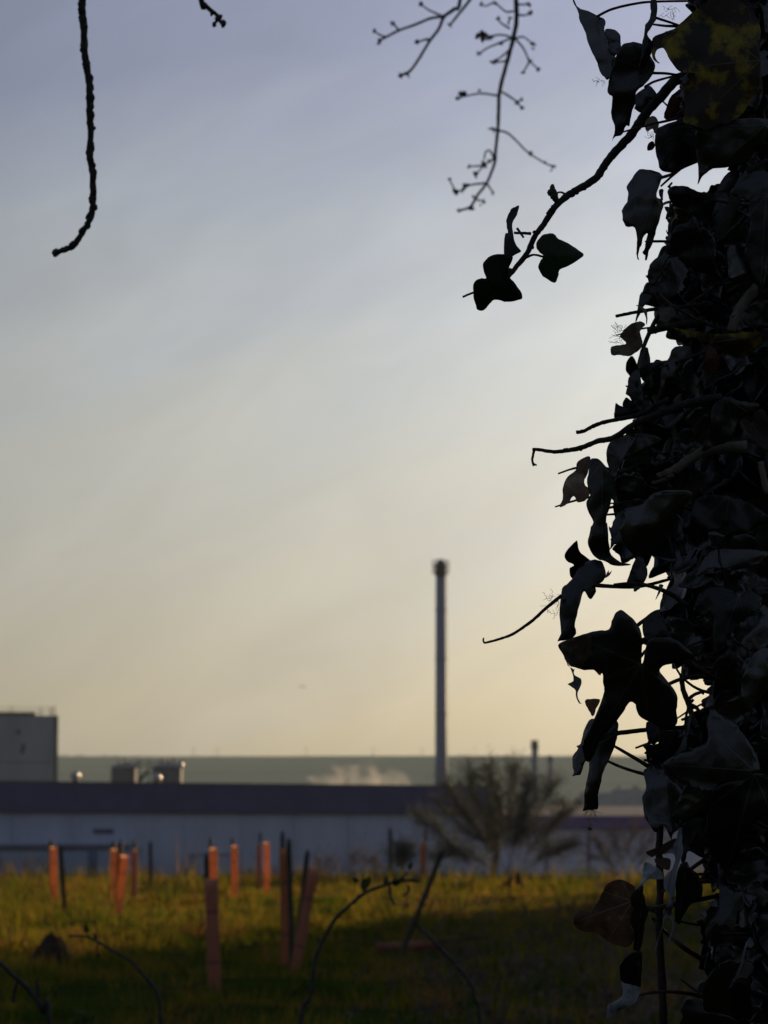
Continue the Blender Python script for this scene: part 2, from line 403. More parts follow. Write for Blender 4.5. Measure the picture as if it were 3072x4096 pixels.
# ------------------------------------------------------------------ haze
hz = MB().box((-5000, -220, -8), (5000, 7100, 140)).build('haze', None, smooth=False)
hm = Mat('haze_air'); pv = hm.n('ShaderNodeVolumePrincipled'); pv.inputs['Color'].default_value = (.72, .86, 1.0, 1)
pv.inputs['Density'].default_value = .00011; pv.inputs['Anisotropy'].default_value = 0.0
hm.l(pv.outputs[0], hm.out.inputs['Volume']); hz.data.materials.append(hm.m); hz['kind'] = 'stuff'; hz['label'] = 'thin evening haze over the valley'; hz['category'] = 'haze'

# ------------------------------------------------------------------ far: ridge trees, poles, chimneys, tanks, block
def in_sun_corridor(p):                       # added sun corridor: crown leaves left out to light the foot of the ivy
    d = p - Vector((.17, 2.27, 1.22)); d = d - S * d.dot(S); return p.y < 90 and d.length < .19
def leaf_cloud(b, c, rx, ry, rz, n, size):
    for _ in range(n):
        d = Vector((rnd.gauss(0, 1), rnd.gauss(0, 1), rnd.gauss(0, 1))).normalized() * rnd.random() ** .4
        p = c + Vector((d.x * rx, d.y * ry, d.z * rz)); q = Vector((rnd.gauss(0, 1), rnd.gauss(0, 1), rnd.gauss(0, 1))).normalized()
        if in_sun_corridor(p): continue
        a = q.orthogonal().normalized() * size * rnd.uniform(.6, 1.3); c2 = q.cross(a).normalized() * size * rnd.uniform(.5, 1.1)
        b.quad(p - a, p - c2 * .6, p + a, p + c2)
def crown_tree(name, base, h, wd, label, group, mat='crown', clumps=9, per=70, leaf=.35, cat='tree'):
    t = thing(name, base, label, cat, group); base = Vector(base)
    tr = MB(); tr.tube([base - Vector((0, 0, .2)), base + Vector((.05 * h, 0, .4 * h)), base + Vector((0, .03 * h, .8 * h))], [.035 * h, .025 * h, .008 * h], 7, 3)
    cr_ = MB()
    for i in range(clumps):
        a = rnd.uniform(0, 6.28); rr = rnd.uniform(.1, .36) * wd; z = rnd.uniform(.34, .86) * h
        c = base + Vector((math.cos(a) * rr, math.sin(a) * rr, z))
        tr.tube([base + Vector((0, 0, .3 * h)), base.lerp(c, .6) + Vector((0, 0, .1 * h)), c], [.015 * h, .009 * h, .003 * h], 5)
        k = rnd.uniform(.16, .28); leaf_cloud(cr_, c, k * wd, k * wd, k * .75 * h, per, leaf)
    tr.build('trunk', M['bark'], t); cr_.build('crown', M[mat], t, smooth=False); return t

tl = MB()
for i in range(46):
    dx = 128 + 190 * rnd.random() ** 1.2
    yy = 4290 + rnd.uniform(-20, 20); p = atd(dx, 1630, yy); z0 = lz(p.x, yy) - 1
    hh = rnd.uniform(2.5, 6.5) * (1 - .5 * (dx - 128) / 190)
    leaf_cloud(tl, Vector((p.x, yy, z0 + hh * .5)), hh * .7, hh * .7, hh * .55, 40, .8)
for (xa, ya, xb_, yb) in ((-420, 3500, 60, 3620), (40, 3300, 520, 3420), (-60, 3900, 420, 3800)):
    for i in range(70):
        f = i / 69; x = xa + (xb_ - xa) * f; y = ya + (yb - ya) * f; leaf_cloud(tl, Vector((x, y, lz(x, y) + .8)), 3.5, 3, 1.6 + rnd.random(), 14, .9)
o = tl.build('far_tree_line', M['crown'], smooth=False); o['kind'] = 'stuff'; tag(o, 'far off hedgerow trees and hedges on the ridge and slope of the hill', 'trees')
for i, (dx, dy, lab) in enumerate(((418, 1614, 'leftmost of the two thin poles on the ridge above the storage tanks'), (469, 1615, 'thin pole on the ridge just right of the storage tanks'),
                        (661, 1614, 'thin pole on the ridge below the flying bird'), (806, 1616, 'thin pole on the ridge above the drifting steam'), (912, 1615, 'thin pole on the ridge close left of the tall chimney'))):
    p = atd(dx, 1632, 4300); top = atd(dx, dy, 4300); z0 = lz(p.x, 4300) - 1.5
    t = thing('ridge_pole', (p.x, 4300, z0), lab, 'pole', 'thin poles on the ridge')
    MB().tube([(p.x, 4300, z0), (p.x, 4300, top.z)], [.5, .3], 6).build('mast', M['darkmetal'], t)
    MB().box((p.x - 2, 4299.7, top.z - 2.2), (p.x + 2, 4300.3, top.z - 1.7)).build('crossarm', M['darkmetal'], t, smooth=False)
GZ = -4.3

def chimney():
    Y = 600; b = atd(953, 1690, Y); top = atd(952, 1243, Y); px = Y / 6272
    base = Vector((b.x, Y, GZ)); t = thing('chimney', base, 'tall grey industrial chimney with dark platformed head behind the warehouse', 'chimney')
    H = top.z - GZ; r0, r1 = 13.2 * px, 11.0 * px
    MB().lathe(base, (0, 0, 1), [(r0 * 1.15, 0), (r0 * 1.1, H * .12), (r0, H * .25), (r1, H), (r1 * .8, H), (r1 * .8, H - 1)], 32).build('shaft', M['chimney'], t)
    for f in (.33, .52, .71, .88):
        r = r0 + (r1 - r0) * (f - .25) / .75
        MB().lathe(base, (0, 0, 1), [(r + .01, f * H - .25), (r + .09, f * H - .2), (r + .09, f * H + .2), (r + .01, f * H + .25)], 32).build('band', M['chimney'], t)
    hd = MB().lathe(base, (0, 0, 1), [(r1 + .02, H - .3), (r1 + .12, H), (r1 + .12, H + 22 * px), (r1 * .95, H + 26 * px), (r1 * .6, H + 29 * px), (r1 * .5, H + 35 * px), (r1 * .4, H + 35 * px), (r1 * .4, H + 30 * px)], 32)
    hd.build('head', M['darkmetal'], t)
    for h in (H + 4 * px, H + 19 * px):
        ri, ro = r1 + .1, 18 * px
        pl = MB().lathe(base, (0, 0, 1), [(ri, h), (ro, h), (ro, h + .22), (ri, h + .22)], 24).build('platform', M['darkmetal'], t)
        rl = MB()
        for zz_ in (.55, 1.05): rl.tube([base + Vector((math.cos(a) * ro, math.sin(a) * ro, h + .22 + zz_)) for a in steps(0, 2 * math.pi, 20)], .05, 5)
        for k in range(12):
            a = k * math.pi / 6; q = base + Vector((math.cos(a) * ro, math.sin(a) * ro, h + .2)); rl.tube([q, q + Vector((0, 0, 1.1))], .05, 5)
        rl.build('railing', M['darkmetal'], pl)
    ld = MB()
    for s_ in (-.25, .25): ld.tube([base + Vector((r0 * .8 + .45, -.9 + s_, 3)), base + Vector((r1 * .8 + .4, -.75 + s_, H))], .04, 5)
    for k in range(int(H / .6)):
        f = 3 + k * .6
        if f < H: q = base + Vector((r0 * .8 + .45 + (r1 - r0) * .8 * f / H, -.9 + .15 * f / H, f)); ld.tube([q - Vector((0, .25, 0)), q + Vector((0, .25, 0))], .025, 4)
    ld.build('ladder', M['darkmetal'], t)
chimney()
for dx, ty, cy, hw, Y, lab in ((1155, 1599, 1619, 7.5, 1000, 'short dark topped chimney stack rising above the bare shrub'), (1189, 1632, 1645, 6.2, 1250, 'small hazy chimney right of the dark topped stack')):
    tp = atd(dx, ty, Y); cz = atd(dx, cy, Y).z; px = Y / 6272; base = Vector((tp.x, Y, GZ)); t = thing('chimney_stack', base, lab, 'chimney', 'small far chimneys'); H = tp.z - GZ; r = hw * px
    MB().lathe(base, (0, 0, 1), [(r * 1.15, 0), (r, H * .5), (r * .95, cz - GZ)], 20).build('shaft', M['chimney'], t)
    MB().lathe(base, (0, 0, 1), [(r * .97, cz - GZ), (r * 1.12, cz - GZ + .2), (r * 1.1, H), (r * .8, H), (r * .8, H - .6)], 20).build('head', M['darkmetal'], t)

def block():
    Y = 650; px = Y / 6272; a = atd(-60, 1690, Y).x; b = atd(124, 1690, Y).x; zt = atd(60, 1546, Y).z
    RB = Matrix.Rotation(R(9), 3, 'Z'); PB = Vector((b, Y, 0)); t = thing('concrete_block_building', ((a + b) / 2, Y, GZ), 'tall dark concrete block building with rooftop railings at the left edge', 'building')
    MB().box((a - b, 0, GZ), (-.75, 14, zt), RB, PB).build('wall', M['concrete'], t, smooth=False)
    MB().box((-.747, -.25, GZ), (0, 14.2, zt + .05), RB, PB).build('corner_strip', M['darkmetal'], t, smooth=False)  # dark strip down the right corner
    pr = MB().box((a - b, -.15, zt + .003), (atd(76, 1600, Y).x - b, 13.8, zt + .75), RB, PB).build('parapet', M['darkmetal'], t, smooth=False)
    rl = MB()
    x = a
    while x < b - .3: rl.tube([PB + RB @ Vector((x - b, .6, zt)), PB + RB @ Vector((x - b, .6, zt + 1.9))], .05, 4); x += .9
    for z in (1.0, 1.9): rl.tube([PB + RB @ Vector((a - b, .6, zt + z)), PB + RB @ Vector((-.3, .6, zt + z))], .05, 4)
    rl.build('railing', M['darkmetal'], t)
    for dx, h in ((20, 2.6), (82, 2.0), (86, 2.2), (104, 2.3), (108, 2.0), (114, 2.4)):
        x = atd(dx, 1600, Y).x; MB().tube([(x, Y + 3, zt), (x, Y + 3, zt + h)], [.12, .07], 5).build('aerial', M['darkmetal'], t)
    for dx, dy in ((40, 1582), (51, 1613), (49, 1623)):
        p = atd(dx, dy, Y); MB().box((p.x - b - .45, -.06, p.z - .5), (p.x - b + .45, .05, p.z + .5), RB, PB).build('window', M['darkmetal'], t, smooth=False)
    for dz in (.35, .68):
        z = GZ + (zt - GZ) * dz; MB().box((a - b, -.05, z), (-.9, .02, z + .12), RB, PB).build('panel_joint', M['darkmetal'], t, smooth=False)
block()

TY = 520
for a, b, top, lab in ((237, 292, 1657, 'left of the two squat storage tanks beyond the warehouse roof'), (326, 391, 1656, 'right storage tank with a bright sunlit edge beyond the warehouse roof')):
    x0, x1 = atd(a, 1690, TY).x, atd(b, 1690, TY).x; r = (x1 - x0) / 2; zt = atd(a, top, TY).z; H = zt - GZ; base = Vector(((x0 + x1) / 2, TY + r, GZ))
    t = thing('storage_tank', base, lab, 'tank', 'storage tanks')
    MB().lathe(base, (0, 0, 1), [(r, 0), (r, H)], 40).build('shell', M['tank'], t)
    MB().lathe(base, (0, 0, 1), [(r * 1.01, H), (r * 1.01, H + .15), (r * .7, H + .45), (.01, H + .7)], 40).build('roof', M['roof'], t)
    for k in range(1, 4): MB().lathe(base, (0, 0, 1), [(r + .005, H * k / 4 - .1), (r + .06, H * k / 4 - .08), (r + .06, H * k / 4 + .08), (r + .005, H * k / 4 + .1)], 40).build('hoop', M['tank'], t)
    vt = MB()
    for q in (-.35, .1, .45): vt.tube([base + Vector((r * q, -.5, H + .4)), base + Vector((r * q, -.5, H + rnd.uniform(1.0, 1.7)))], .22, 8)
    vt.build('vent_pipe', M['darkmetal'], t)
    vb = base + Vector((r * .93, -r * .2, H)); MB().ball(vb + Vector((0, 0, .35)), .55, 12, 8).build('vent_cowl', M['metal'], t)
x0, x1 = atd(236, 1640, TY).x, atd(396, 1640, TY).x; zg = atd(300, 1645, TY).z; zl = atd(300, 1656, TY).z
g = thing('pipe_gantry', ((x0 + x1) / 2, TY + 2, GZ), 'thin pipework gantry linking the tops of the two storage tanks', 'gantry')
q = MB()
for z in (zg, zg - .75): q.tube([(x0 + 3, TY + 2.4, z), (x1, TY + 2.4, z)], .09, 5)
x = x0 + 3
while x < x1: q.tube([(x, TY + 2.4, zg - .75), (x, TY + 2.4, zg)], .05, 4); x += .8
q.build('walkway_rail', M['darkmetal'], g)
xm = atd(309, 1650, TY).x
for dx in (-.9, .9): MB().tube([(xm + dx, TY + 2.4, GZ), (xm + dx, TY + 2.4, zg + .5)], .12, 5).build('gantry_leg', M['darkmetal'], g)
xs_ = atd(318, 1650, TY).x; zc = atd(318, 1664, TY).z
MB().tube([(xm - .9, TY + 1.5, atd(300, 1686, TY).z), (xs_ + .2, TY + 1.5, zc)], [.35, .3], 8).build('inclined_pipe', M['darkmetal'], g)

# steam drifting behind the warehouse
st = MB(); sc0 = atd(782, 1692, 800); n_, m_ = 72, 36
for i in range(m_ + 1):
    ph = math.pi * i / m_
    for k in range(n_):
        th = 2 * math.pi * k / n_; d = Vector((math.sin(ph) * math.cos(th), math.sin(ph) * math.sin(th), math.cos(ph)))
        q = 1 + .30 * noise.noise(d * 2.1 + Vector((4, 1, 0))) + .22 * noise.noise(d * 5.0 + Vector((0, 3, 2)))
        st.v.append(sc0 + Vector((d.x * 13.5 * q, d.y * 5 * q, d.z * 5.2 * q)))
for i in range(m_):
    for k in range(n_): a, b = i * n_ + k, i * n_ + (k + 1) % n_; st.f.append((a, a + n_, b + n_, b))
so = st.build('steam', None); sm = Mat('steam_cloud'); pv = sm.n('ShaderNodeVolumePrincipled'); pv.inputs['Color'].default_value = (.95, .95, .95, 1)
sn = sm.noise(.34, 4, .55, stretch=(.8, .8, 1.0)); sm.l(sm.math('MULTIPLY', sm.math('MAXIMUM', sm.math('SUBTRACT', sn, .44), 0.0), .42), pv.inputs['Density'])
pv.inputs['Anisotropy'].default_value = .3; sm.l(pv.outputs[0], sm.out.inputs['Volume']); so.data.materials.append(sm.m)
so['kind'] = 'stuff'; tag(so, 'pale steam drifting low behind the warehouse roof', 'steam')

# ------------------------------------------------------------------ warehouse with navy fascia
A = atd(0, 1810, 290); B = atd(1045, 1810, 316.9); A = Vector((A.x, 290, 0)); B = Vector((B.x, 316.9, 0))
ud = (B - A).normalized(); Lw = (B - A).length; ROT = Matrix(((ud.x, -ud.y, 0), (ud.y, ud.x, 0), (0, 0, 1)))
wb = B                                            # origin at the right end
ww = thing('warehouse', (B.x, B.y, GZ), 'long low grey clad warehouse with a dark navy fascia band behind the field', 'warehouse')
ZF0, ZF1 = 3.97, 6.80; X0 = -Lw - 22
def bw(lo, hi, name, mat, par=ww, lab=None): return MB().box(lo, hi, ROT, B).build(name, mat, par, lab, smooth=False)
rib = MB(); x = X0; k = 0; prof = []
while x < 0:
    prof += [(x, 0), (x + .22, 0), (x + .27, .07), (x + .45, .07), (x + .5, 0)]; x += .5
pv_ = [B + ROT @ Vector((a, b, 0)) for a, b in prof]
rib.v = [Vector((p.x, p.y, GZ)) for p in pv_] + [Vector((p.x, p.y, ZF0 + .1)) for p in pv_]; n = len(pv_)
rib.f = [(i, i + 1, n + i + 1, n + i) for i in range(n - 1)]
rib.build('wall', M['clad'], ww, smooth=False)
bw((X0, .2, GZ), (-.003, 40, ZF1 - .25), 'side_wall', M['clad'])
bw((X0, -.35, ZF0), (.3, .15, ZF1), 'fascia', M['fascia'])
bw((X0, -.42, ZF1 + .003), (.4, .6, ZF1 + .14), 'roof_capping', M['darkmetal'])
bw((X0, -.40, ZF0 - .16), (.34, -.02, ZF0 - .003), 'fascia_shade_strip', M['darkmetal'])  # dark strip standing in for the shadow under the fascia overhang
bw((X0, .65, ZF1 - .24), (.2, 40.2, ZF1 - .1), 'roof', M['roof'])
for dx, dz in ((174, .0), (345, .0)):
    u_ = -Lw * (1 - dx / 1045); c = B + ROT @ Vector((u_, 3.2, 0))
    top = atd(dx, 1681 if dx < 200 else 1686, c.y).z
    v = MB().lathe((c.x, c.y, ZF1 - .1), (0, 0, 1), [(.28, 0), (.28, .5)], 14).build('roof_vent', M['darkmetal'], ww)
    MB().ball((c.x, c.y, max(top, ZF1 + .42) + .25), .5, 18, 12).build('vent_cowl', M['metal'], v)
bw((-Lw - 2, -1.6, .55), (-Lw + 14, -.05, .75), 'loading_canopy', M['trailer'])
for k in range(9):
    u_ = -4 - k * 6.3; p = B + ROT @ Vector((u_, -.09, 0)); MB().tube([(p.x, p.y, GZ), (p.x, p.y, ZF0 - .17)], .08, 8).build('downpipe', M['clad'], ww)
for u0, u1 in ((-33.0, -31.9), (-14.5, -13.4)): bw((u0, -.05, GZ), (u1, -.003, GZ + 2.1), 'door', M['fascia'])
pn = atd(225, 1797, 294); bw((-Lw + 10.0, -.1, 1.75), (-Lw + 12.2, -.02, 2.2), 'wall_panel', M['fascia'])

def trailer(u0, u1, v0, z1, mat, lab):
    c = B + ROT @ Vector(((u0 + u1) / 2, v0, 0)); t = thing('box_trailer', (c.x, c.y, GZ), lab, 'trailer', 'trailers parked along the warehouse')
    b = lambda lo, hi, nm, m: MB().box(lo, hi, ROT, B).build(nm, m, t, smooth=False)
    b((u0, v0, GZ + 1.9), (u1, v0 + 2.4, z1), 'body', mat); b((u0 - .03, v0 - .03, z1 + .003), (u1 + .03, v0 + 2.43, z1 + .12), 'roof', M['darkmetal'])
    b((u0 + .1, v0 + .15, GZ + 1.2), (u1 - .1, v0 + 2.2, GZ + 1.897), 'chassis', M['darkmetal'])
    for f in (.12, .2, .78, .88):
        p = B + ROT @ Vector((u0 + (u1 - u0) * f, v0 + .05, 0)); p.z = GZ + .48
        MB().lathe(p, ROT @ Vector((0, 1, 0)), [(.02, 0), (.25, 0), (.48, .02), (.48, .28), (.02, .28)], 18).build('wheel', M['rubber'], t)
LL = lambda dx: -Lw + dx / 1045 * Lw * 1.0
trailer(LL(-40), LL(128), -6, .05, M['trailer'], 'long bluish trailer parked by the warehouse at the left edge')
trailer(LL(150), LL(238), -6, .10, M['trailer'], 'bluish trailer parked beside the warehouse behind the left pair of leaning tubes')
trailer(LL(353), LL(438), -6, -.45, M['trailer2'], 'pale box trailer parked by the warehouse left of the nearest tube')

# second warehouse
P0 = atd(970, 1810, 420); P1 = atd(1640, 1810, 430)
t = thing('purple_trimmed_warehouse', (P0.x, 420, GZ), 'grey warehouse with a purple fascia band beyond the bare shrub', 'warehouse')
x0, x1 = P0.x, P1.x; zt = atd(1300, 1762, 420).z; zb = atd(1300, 1793, 420).z
MB().box((x0, 420.2, GZ), (x1, 450, zt - .2)).build('wall', M['clad'], t, smooth=False)
MB().box((x0 - .2, 419.8, zb), (x1 + .2, 420.18, zt)).build('fascia', M['fascia_purple'], t, smooth=False)
zr = atd(1300, 1742, 440).z
r = MB(); r.quad(Vector((x0, 420.2, zt - .1)), Vector((x1, 420.2, zt - .1)), Vector((x1, 438, zr)), Vector((x0, 438, zr))); r.quad(Vector((x0, 456, zt - .1)), Vector((x0, 438, zr)), Vector((x1, 438, zr)), Vector((x1, 456, zt - .1)))
r.build('roof', M['roof_dark'], t, smooth=False)
for dx in (1180, 1271): p = atd(dx, 1810, 420); MB().box((p.x - .15, 419.95, GZ), (p.x + .15, 420.19, zb - .003)).build('downpipe', M['fascia_purple'], t, smooth=False)
# village beyond
for i, (dx, ty, Y, wpx, lab) in enumerate(((1212, 1716, 900, 46, 'hazy dark tree left of the hanging leaf tip beyond the purple warehouse'), (1246, 1726, 900, 40, 'low round hazy tree just left of the hanging leaf tip'), (1345, 1690, 1200, 60, 'tall hazy tree right of the hanging leaf tip'),
                                   (1385, 1700, 1200, 55, 'hazy tree furthest right beside the ivy'), (1010, 1668, 330, 50, 'dark tree crown showing over the end of the warehouse'), (1065, 1655, 330, 66, 'broad dark tree crown beyond the bare shrub'))):
    p = atd(dx, ty, Y); h = p.z - GZ; crown_tree('far_tree', (p.x, Y + 6, GZ), h * 1.02, wpx / 6272 * Y * 1.3, lab, 'trees beyond the warehouses', leaf=.0009 * Y, per=60, clumps=12)
for dx, ty, Y, wpx, mt, lab in ((1290, 1712, 1100, 70, 'roof', 'pale hazy shed right of the hanging leaf tip'), (1370, 1705, 1150, 90, 'brick', 'hazy brown house beside the far right trees')):
    p = atd(dx, ty, Y); hw = wpx / 2 / 6272 * Y; ez = GZ + (p.z - GZ) * .62
    t = thing('far_house', (p.x, Y, GZ), lab, 'house')
    MB().box((p.x - hw, Y, GZ), (p.x + hw, Y + 9, ez)).build('wall', M[mt], t, smooth=False)
    r = MB(); c0, c1 = p.x - hw - .3, p.x + hw + .3
    r.quad(Vector((c0, Y - .3, ez)), Vector((c1, Y - .3, ez)), Vector((c1, Y + 4.5, p.z)), Vector((c0, Y + 4.5, p.z))); r.quad(Vector((c0, Y + 9.3, ez)), Vector((c0, Y + 4.5, p.z)), Vector((c1, Y + 4.5, p.z)), Vector((c1, Y + 9.3, ez)))
    for cx in (c0, c1): r.v += [Vector((cx, Y - .3, ez)), Vector((cx, Y + 9.3, ez)), Vector((cx, Y + 4.5, p.z))]; r.f.append((len(r.v) - 3, len(r.v) - 2, len(r.v) - 1))
    r.build('roof', M['roof'], t, smooth=False)

# bird
p = atd(650, 1483, 190)
bd = MB(); ax = Vector((.35, .85, -.15)).normalized()
bd.lathe(p - ax * .2, ax, [(.004, 0), (.015, .05), (.026, .15), (.03, .22), (.022, .30), (.019, .34), (.016, .38), (.003, .43)], 10)
for s_ in (-1, 1):
    wv = Vector((.9 * s_, -.3 * s_, .28 - .35 * s_)).normalized(); tip = p + wv * .46 - ax * .12
    r0 = p + ax * .10; r1 = p - ax * .10; m0 = p + wv * .22 + ax * .08; m1 = p + wv * .22 - ax * .07
    for dz in (-.006, .006):
        q = Vector((0, 0, dz)); bd.quad(r0 + q, m0 + q, m1 + q, r1 + q); bd.quad(m0 + q, tip + q, tip - ax * .03 + q, m1 + q)
bd.quad(p - ax * .19, p - ax * .34 + Vector((0, .06, 0)), p - ax * .36, p - ax * .34 - Vector((0, .06, 0)))
tag(bd.build('bird', M['bird']), 'small bird in flight low in the cream sky', 'bird')

# ------------------------------------------------------------------ tree guards and stakes in the meadow
def pt(dx, dy, Y):
    return atd(dx, dy, Y)
def guard(bx, by, tx, ty, wd, lab, stake=None, mat='plastic', Y=None, grp='orange tree guard tubes in the meadow'):
    Y = Y or ground_Y(by); b = pt(bx, by, Y); b = Vector((b.x, Y, fz(b.x, Y) - .02)); tp = pt(tx, ty, Y); ax = tp - b; h = ax.length; r = wd / 2
    t = thing('tree_guard', b, lab, 'tree guard', grp)
    MB().lathe(b, ax, [(r, 0), (r, h * .25), (r * 1.02, h * .5), (r, h * .75), (r, h - .05), (r * 1.12, h - .02), (r * 1.15, h)], 20).build('tube', M[mat], t)
    for f in (.3, .72):
        MB().lathe(b, ax, [(r * 1.03, h * f - .006), (r * 1.1, h * f), (r * 1.03, h * f + .006)], 16).build('cable_tie', M['darkmetal'], t)
    if stake:
        sx, sy, bx2 = stake; s0 = pt(bx2, by, Y); s0 = Vector((s0.x, Y + r + .022, b.z - .1)); s1 = pt(sx, sy, Y + r + .022); sr = .045 if Y > 40 else .03
        MB().tube([s0, s1 - (s1 - s0).normalized() * .06, s1], [sr, sr, sr * .5], 4).build('stake', M['stake'], t, smooth=False)
    return t
guard(117, 1947, 116, 1830, .145, 'upright tube guard with its stake on the left, leftmost in the meadow', (110, 1812, 110))
guard(247, 1950, 247, 1834, .165, 'glowing upright tube just behind the leaning left one', (245, 1816, 247))
guard(254, 1989, 270, 1848, .13, 'tube guard leaning right, in front of an upright tube on the left', (262, 1815, 250))
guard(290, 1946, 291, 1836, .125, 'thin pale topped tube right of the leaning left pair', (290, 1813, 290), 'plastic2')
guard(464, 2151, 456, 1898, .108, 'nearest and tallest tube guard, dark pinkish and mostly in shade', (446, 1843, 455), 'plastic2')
guard(462, 1952, 461, 1832, .16, 'orange tube top showing directly behind the nearest tube', (455, 1809, 456))
guard(507, 1952, 507, 1827, .135, 'single upright tube right of the nearest one', (502, 1809, 503))
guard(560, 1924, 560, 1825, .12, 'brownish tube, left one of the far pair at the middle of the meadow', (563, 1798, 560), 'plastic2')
guard(577, 1931, 576, 1820, .13, 'bright orange tube, right one of the far pair at the middle of the meadow')
guard(617, 2088, 612, 1833, .085, 'slender upright tube with an orange lit tip beside two dark stakes', (610, 1795, 614))
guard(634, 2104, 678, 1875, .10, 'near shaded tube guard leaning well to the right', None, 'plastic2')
guard(914, 1905, 914, 1818, .17, 'far bright orange tube standing alone near the bare shrub', (920, 1785, 917))
def stake(bx, by, tx, ty, wd, lab, Y=None):
    Y = Y or ground_Y(by); b = pt(bx, by, Y); b = Vector((b.x, Y, fz(b.x, Y) - .05)); tp = pt(tx, ty, Y)
    d = (tp - b).normalized()
    o = MB().tube([b, b.lerp(tp, .5) + Vector((.004, 0, 0)), tp - d * wd, tp], [wd / 2, wd / 2, wd / 2, wd / 4], 5).build('wooden_stake', M['stake'], smooth=False)
    tag(o, lab, 'stake', 'bare wooden stakes in the meadow')
stake(141, 1978, 130, 1825, .085, 'slightly tilted bare stake right of the leftmost tube')
stake(326, 1924, 325, 1817, .10, 'upright bare stake between the left tubes and the pale trailer')
stake(631, 2090, 624, 1811, .055, 'tall nearly upright bare stake beside the slender tube')
stake(634, 2080, 665, 1836, .055, 'bare stake leaning right along the leaning shaded tube')
stake(843, 1897, 843, 1788, .13, 'tall far bare stake in front of the middle of the warehouse')
stake(857, 2060, 958, 1834, .065, 'thick dark stake leaning strongly right near the fallen tube')
def fallen(x0, x1, y, wd, lab, ex=None, mat='plastic2'):
    Y = ground_Y(y); a = pt(x0, y, Y); b = pt(x1, y, Y); a = Vector((a.x, Y, wd * .5 + fz(a.x, Y) + .03)); b = Vector((b.x, Y + .15, wd * .5 + fz(b.x, Y) + .05)); ax = b - a; h = ax.length; r = wd / 2
    t = thing('fallen_tree_guard', a, lab, 'tree guard', 'tree guards lying on the ground')
    MB().lathe(a, ax, [(r * .9, .01), (r, 0), (r, h), (r * .9, h - .01), (r * .88, .01)], 18).build('tube', M[mat], t)
    if ex:
        c = pt(ex, y - 16, Y); MB().tube([a.lerp(b, .4), Vector((c.x, Y + .25, .16))], .02, 5).build('stake', M['stake'], t)
fallen(812, 942, 2052, .11, 'pinkish tube guard lying on its side in the shaded grass', 1046)
fallen(826, 940, 1962, .10, 'fallen tube guard lying further off behind the leaning stake')

# dead scrub in the shade at the right
def dead_scrub():
    b = MB()
    for _ in range(5200):
        y = rnd.uniform(20, 62); x = (rnd.uniform(.00, .13)) * y + rnd.uniform(-.4, 1.2) - (y - 20) * .004
        if noise.noise(Vector((x * .7, y * .5, 4))) < rnd.uniform(-.6, .35): continue
        p = Vector((x, y, fz(x, y) - .02)); a = rnd.uniform(0, 6.28); l = rnd.uniform(.10, .34); d = Vector((math.cos(a) * .6, math.sin(a) * .6, rnd.uniform(.4, 1.1))).normalized()
        m = p + d * l * .6; e = m + (d + Vector((rnd.gauss(0, .5), rnd.gauss(0, .5), rnd.gauss(-.3, .3)))).normalized() * l * .6
        b.tube([p, m, e], [.006, .005, .003], 3, cap=False)
        for _k in range(2):
            q = p.lerp(e, rnd.uniform(.3, .9)); s_ = .02 * rnd.uniform(.6, 1.6); r_ = Vector((rnd.gauss(0, 1), rnd.gauss(0, 1), rnd.gauss(0, 1))).normalized() * s_; t_ = Vector((rnd.gauss(0, 1), rnd.gauss(0, 1), rnd.gauss(0, 1))).normalized() * s_
            b.quad(q - r_, q - t_, q + r_, q + t_)
    o = b.build('dead_scrub', M['deadscrub'], smooth=False); o['kind'] = 'stuff'; tag(o, 'brown dead stalks and leaves in the shaded grass at lower right', 'scrub')
dead_scrub()
# mounds
def mound(cx, by, wpx, hpx, name, mat, lab, cat):
    Y = ground_Y(by); px = Y / 6272; c = pt(cx, by, Y); r = wpx / 2 * px; h = hpx * px; b = MB(); n, m = 40, 14
    z0 = fz(c.x, Y)
    for i in range(m + 1):
        f = i / m
        for k in range(n):
            a = 2 * math.pi * k / n; rr = r * f * (1 + .18 * noise.noise(Vector((math.cos(a) * 1.3, math.sin(a) * 1.3, cx))))
            z = h * (1 - f ** 1.8) * (1 + .2 * noise.noise(Vector((math.cos(a) * f * 4, math.sin(a) * f * 4, cx * .1)))) + .02 * noise.noise(Vector((a * 5, f * 9, 0))) - .04
            b.v.append(Vector((c.x + math.cos(a) * rr, Y + math.sin(a) * rr, z0 + z)))
    for i in range(m):
        for k in range(n): a1, a2 = i * n + k, i * n + (k + 1) % n; b.f.append((a1, a2, a2 + n, a1 + n))
    o = b.build(name, M[mat]); tag(o, lab, cat); return o
mound(112, 2082, 112, 78, 'soil_mound', 'soil', 'brown earth molehill in the grass at lower left', 'mound')
mound(1115, 1922, 66, 42, 'soil_mound', 'soil', 'brown earth mound at the far edge of the meadow by the shrub', 'mound')
def tussock(cx, by, wpx, hpx, lab, mat='tussock', n=500):
    Y = ground_Y(by); px = Y / 6272; c = pt(cx, by, Y); z0 = fz(c.x, Y); b = MB(); r = wpx / 2 * px; h = hpx * px
    for _ in range(n):
        a = rnd.uniform(0, 6.28); q = rnd.random() ** .6 * r * .6; p = Vector((c.x + math.cos(a) * q, Y + math.sin(a) * q, z0 - .02)); l = h * rnd.uniform(.5, 1.1)
        tip = p + Vector((math.cos(a) * r * .5 * rnd.random(), math.sin(a) * r * .5, l)); wv = Vector((-math.sin(a), math.cos(a), 0)) * .012
        b.v += [p - wv, p + wv, tip]; k = len(b.v); b.f.append((k - 3, k - 2, k - 1))
    tag(b.build('grass_tussock', M[mat], smooth=False), lab, 'tussock')
tussock(1006, 1928, 62, 38, 'bright green tussock left of the far earth mound')
tussock(1340, 1930, 130, 40, 'brown dead tussock at the field edge beside the ivy', 'deadscrub')

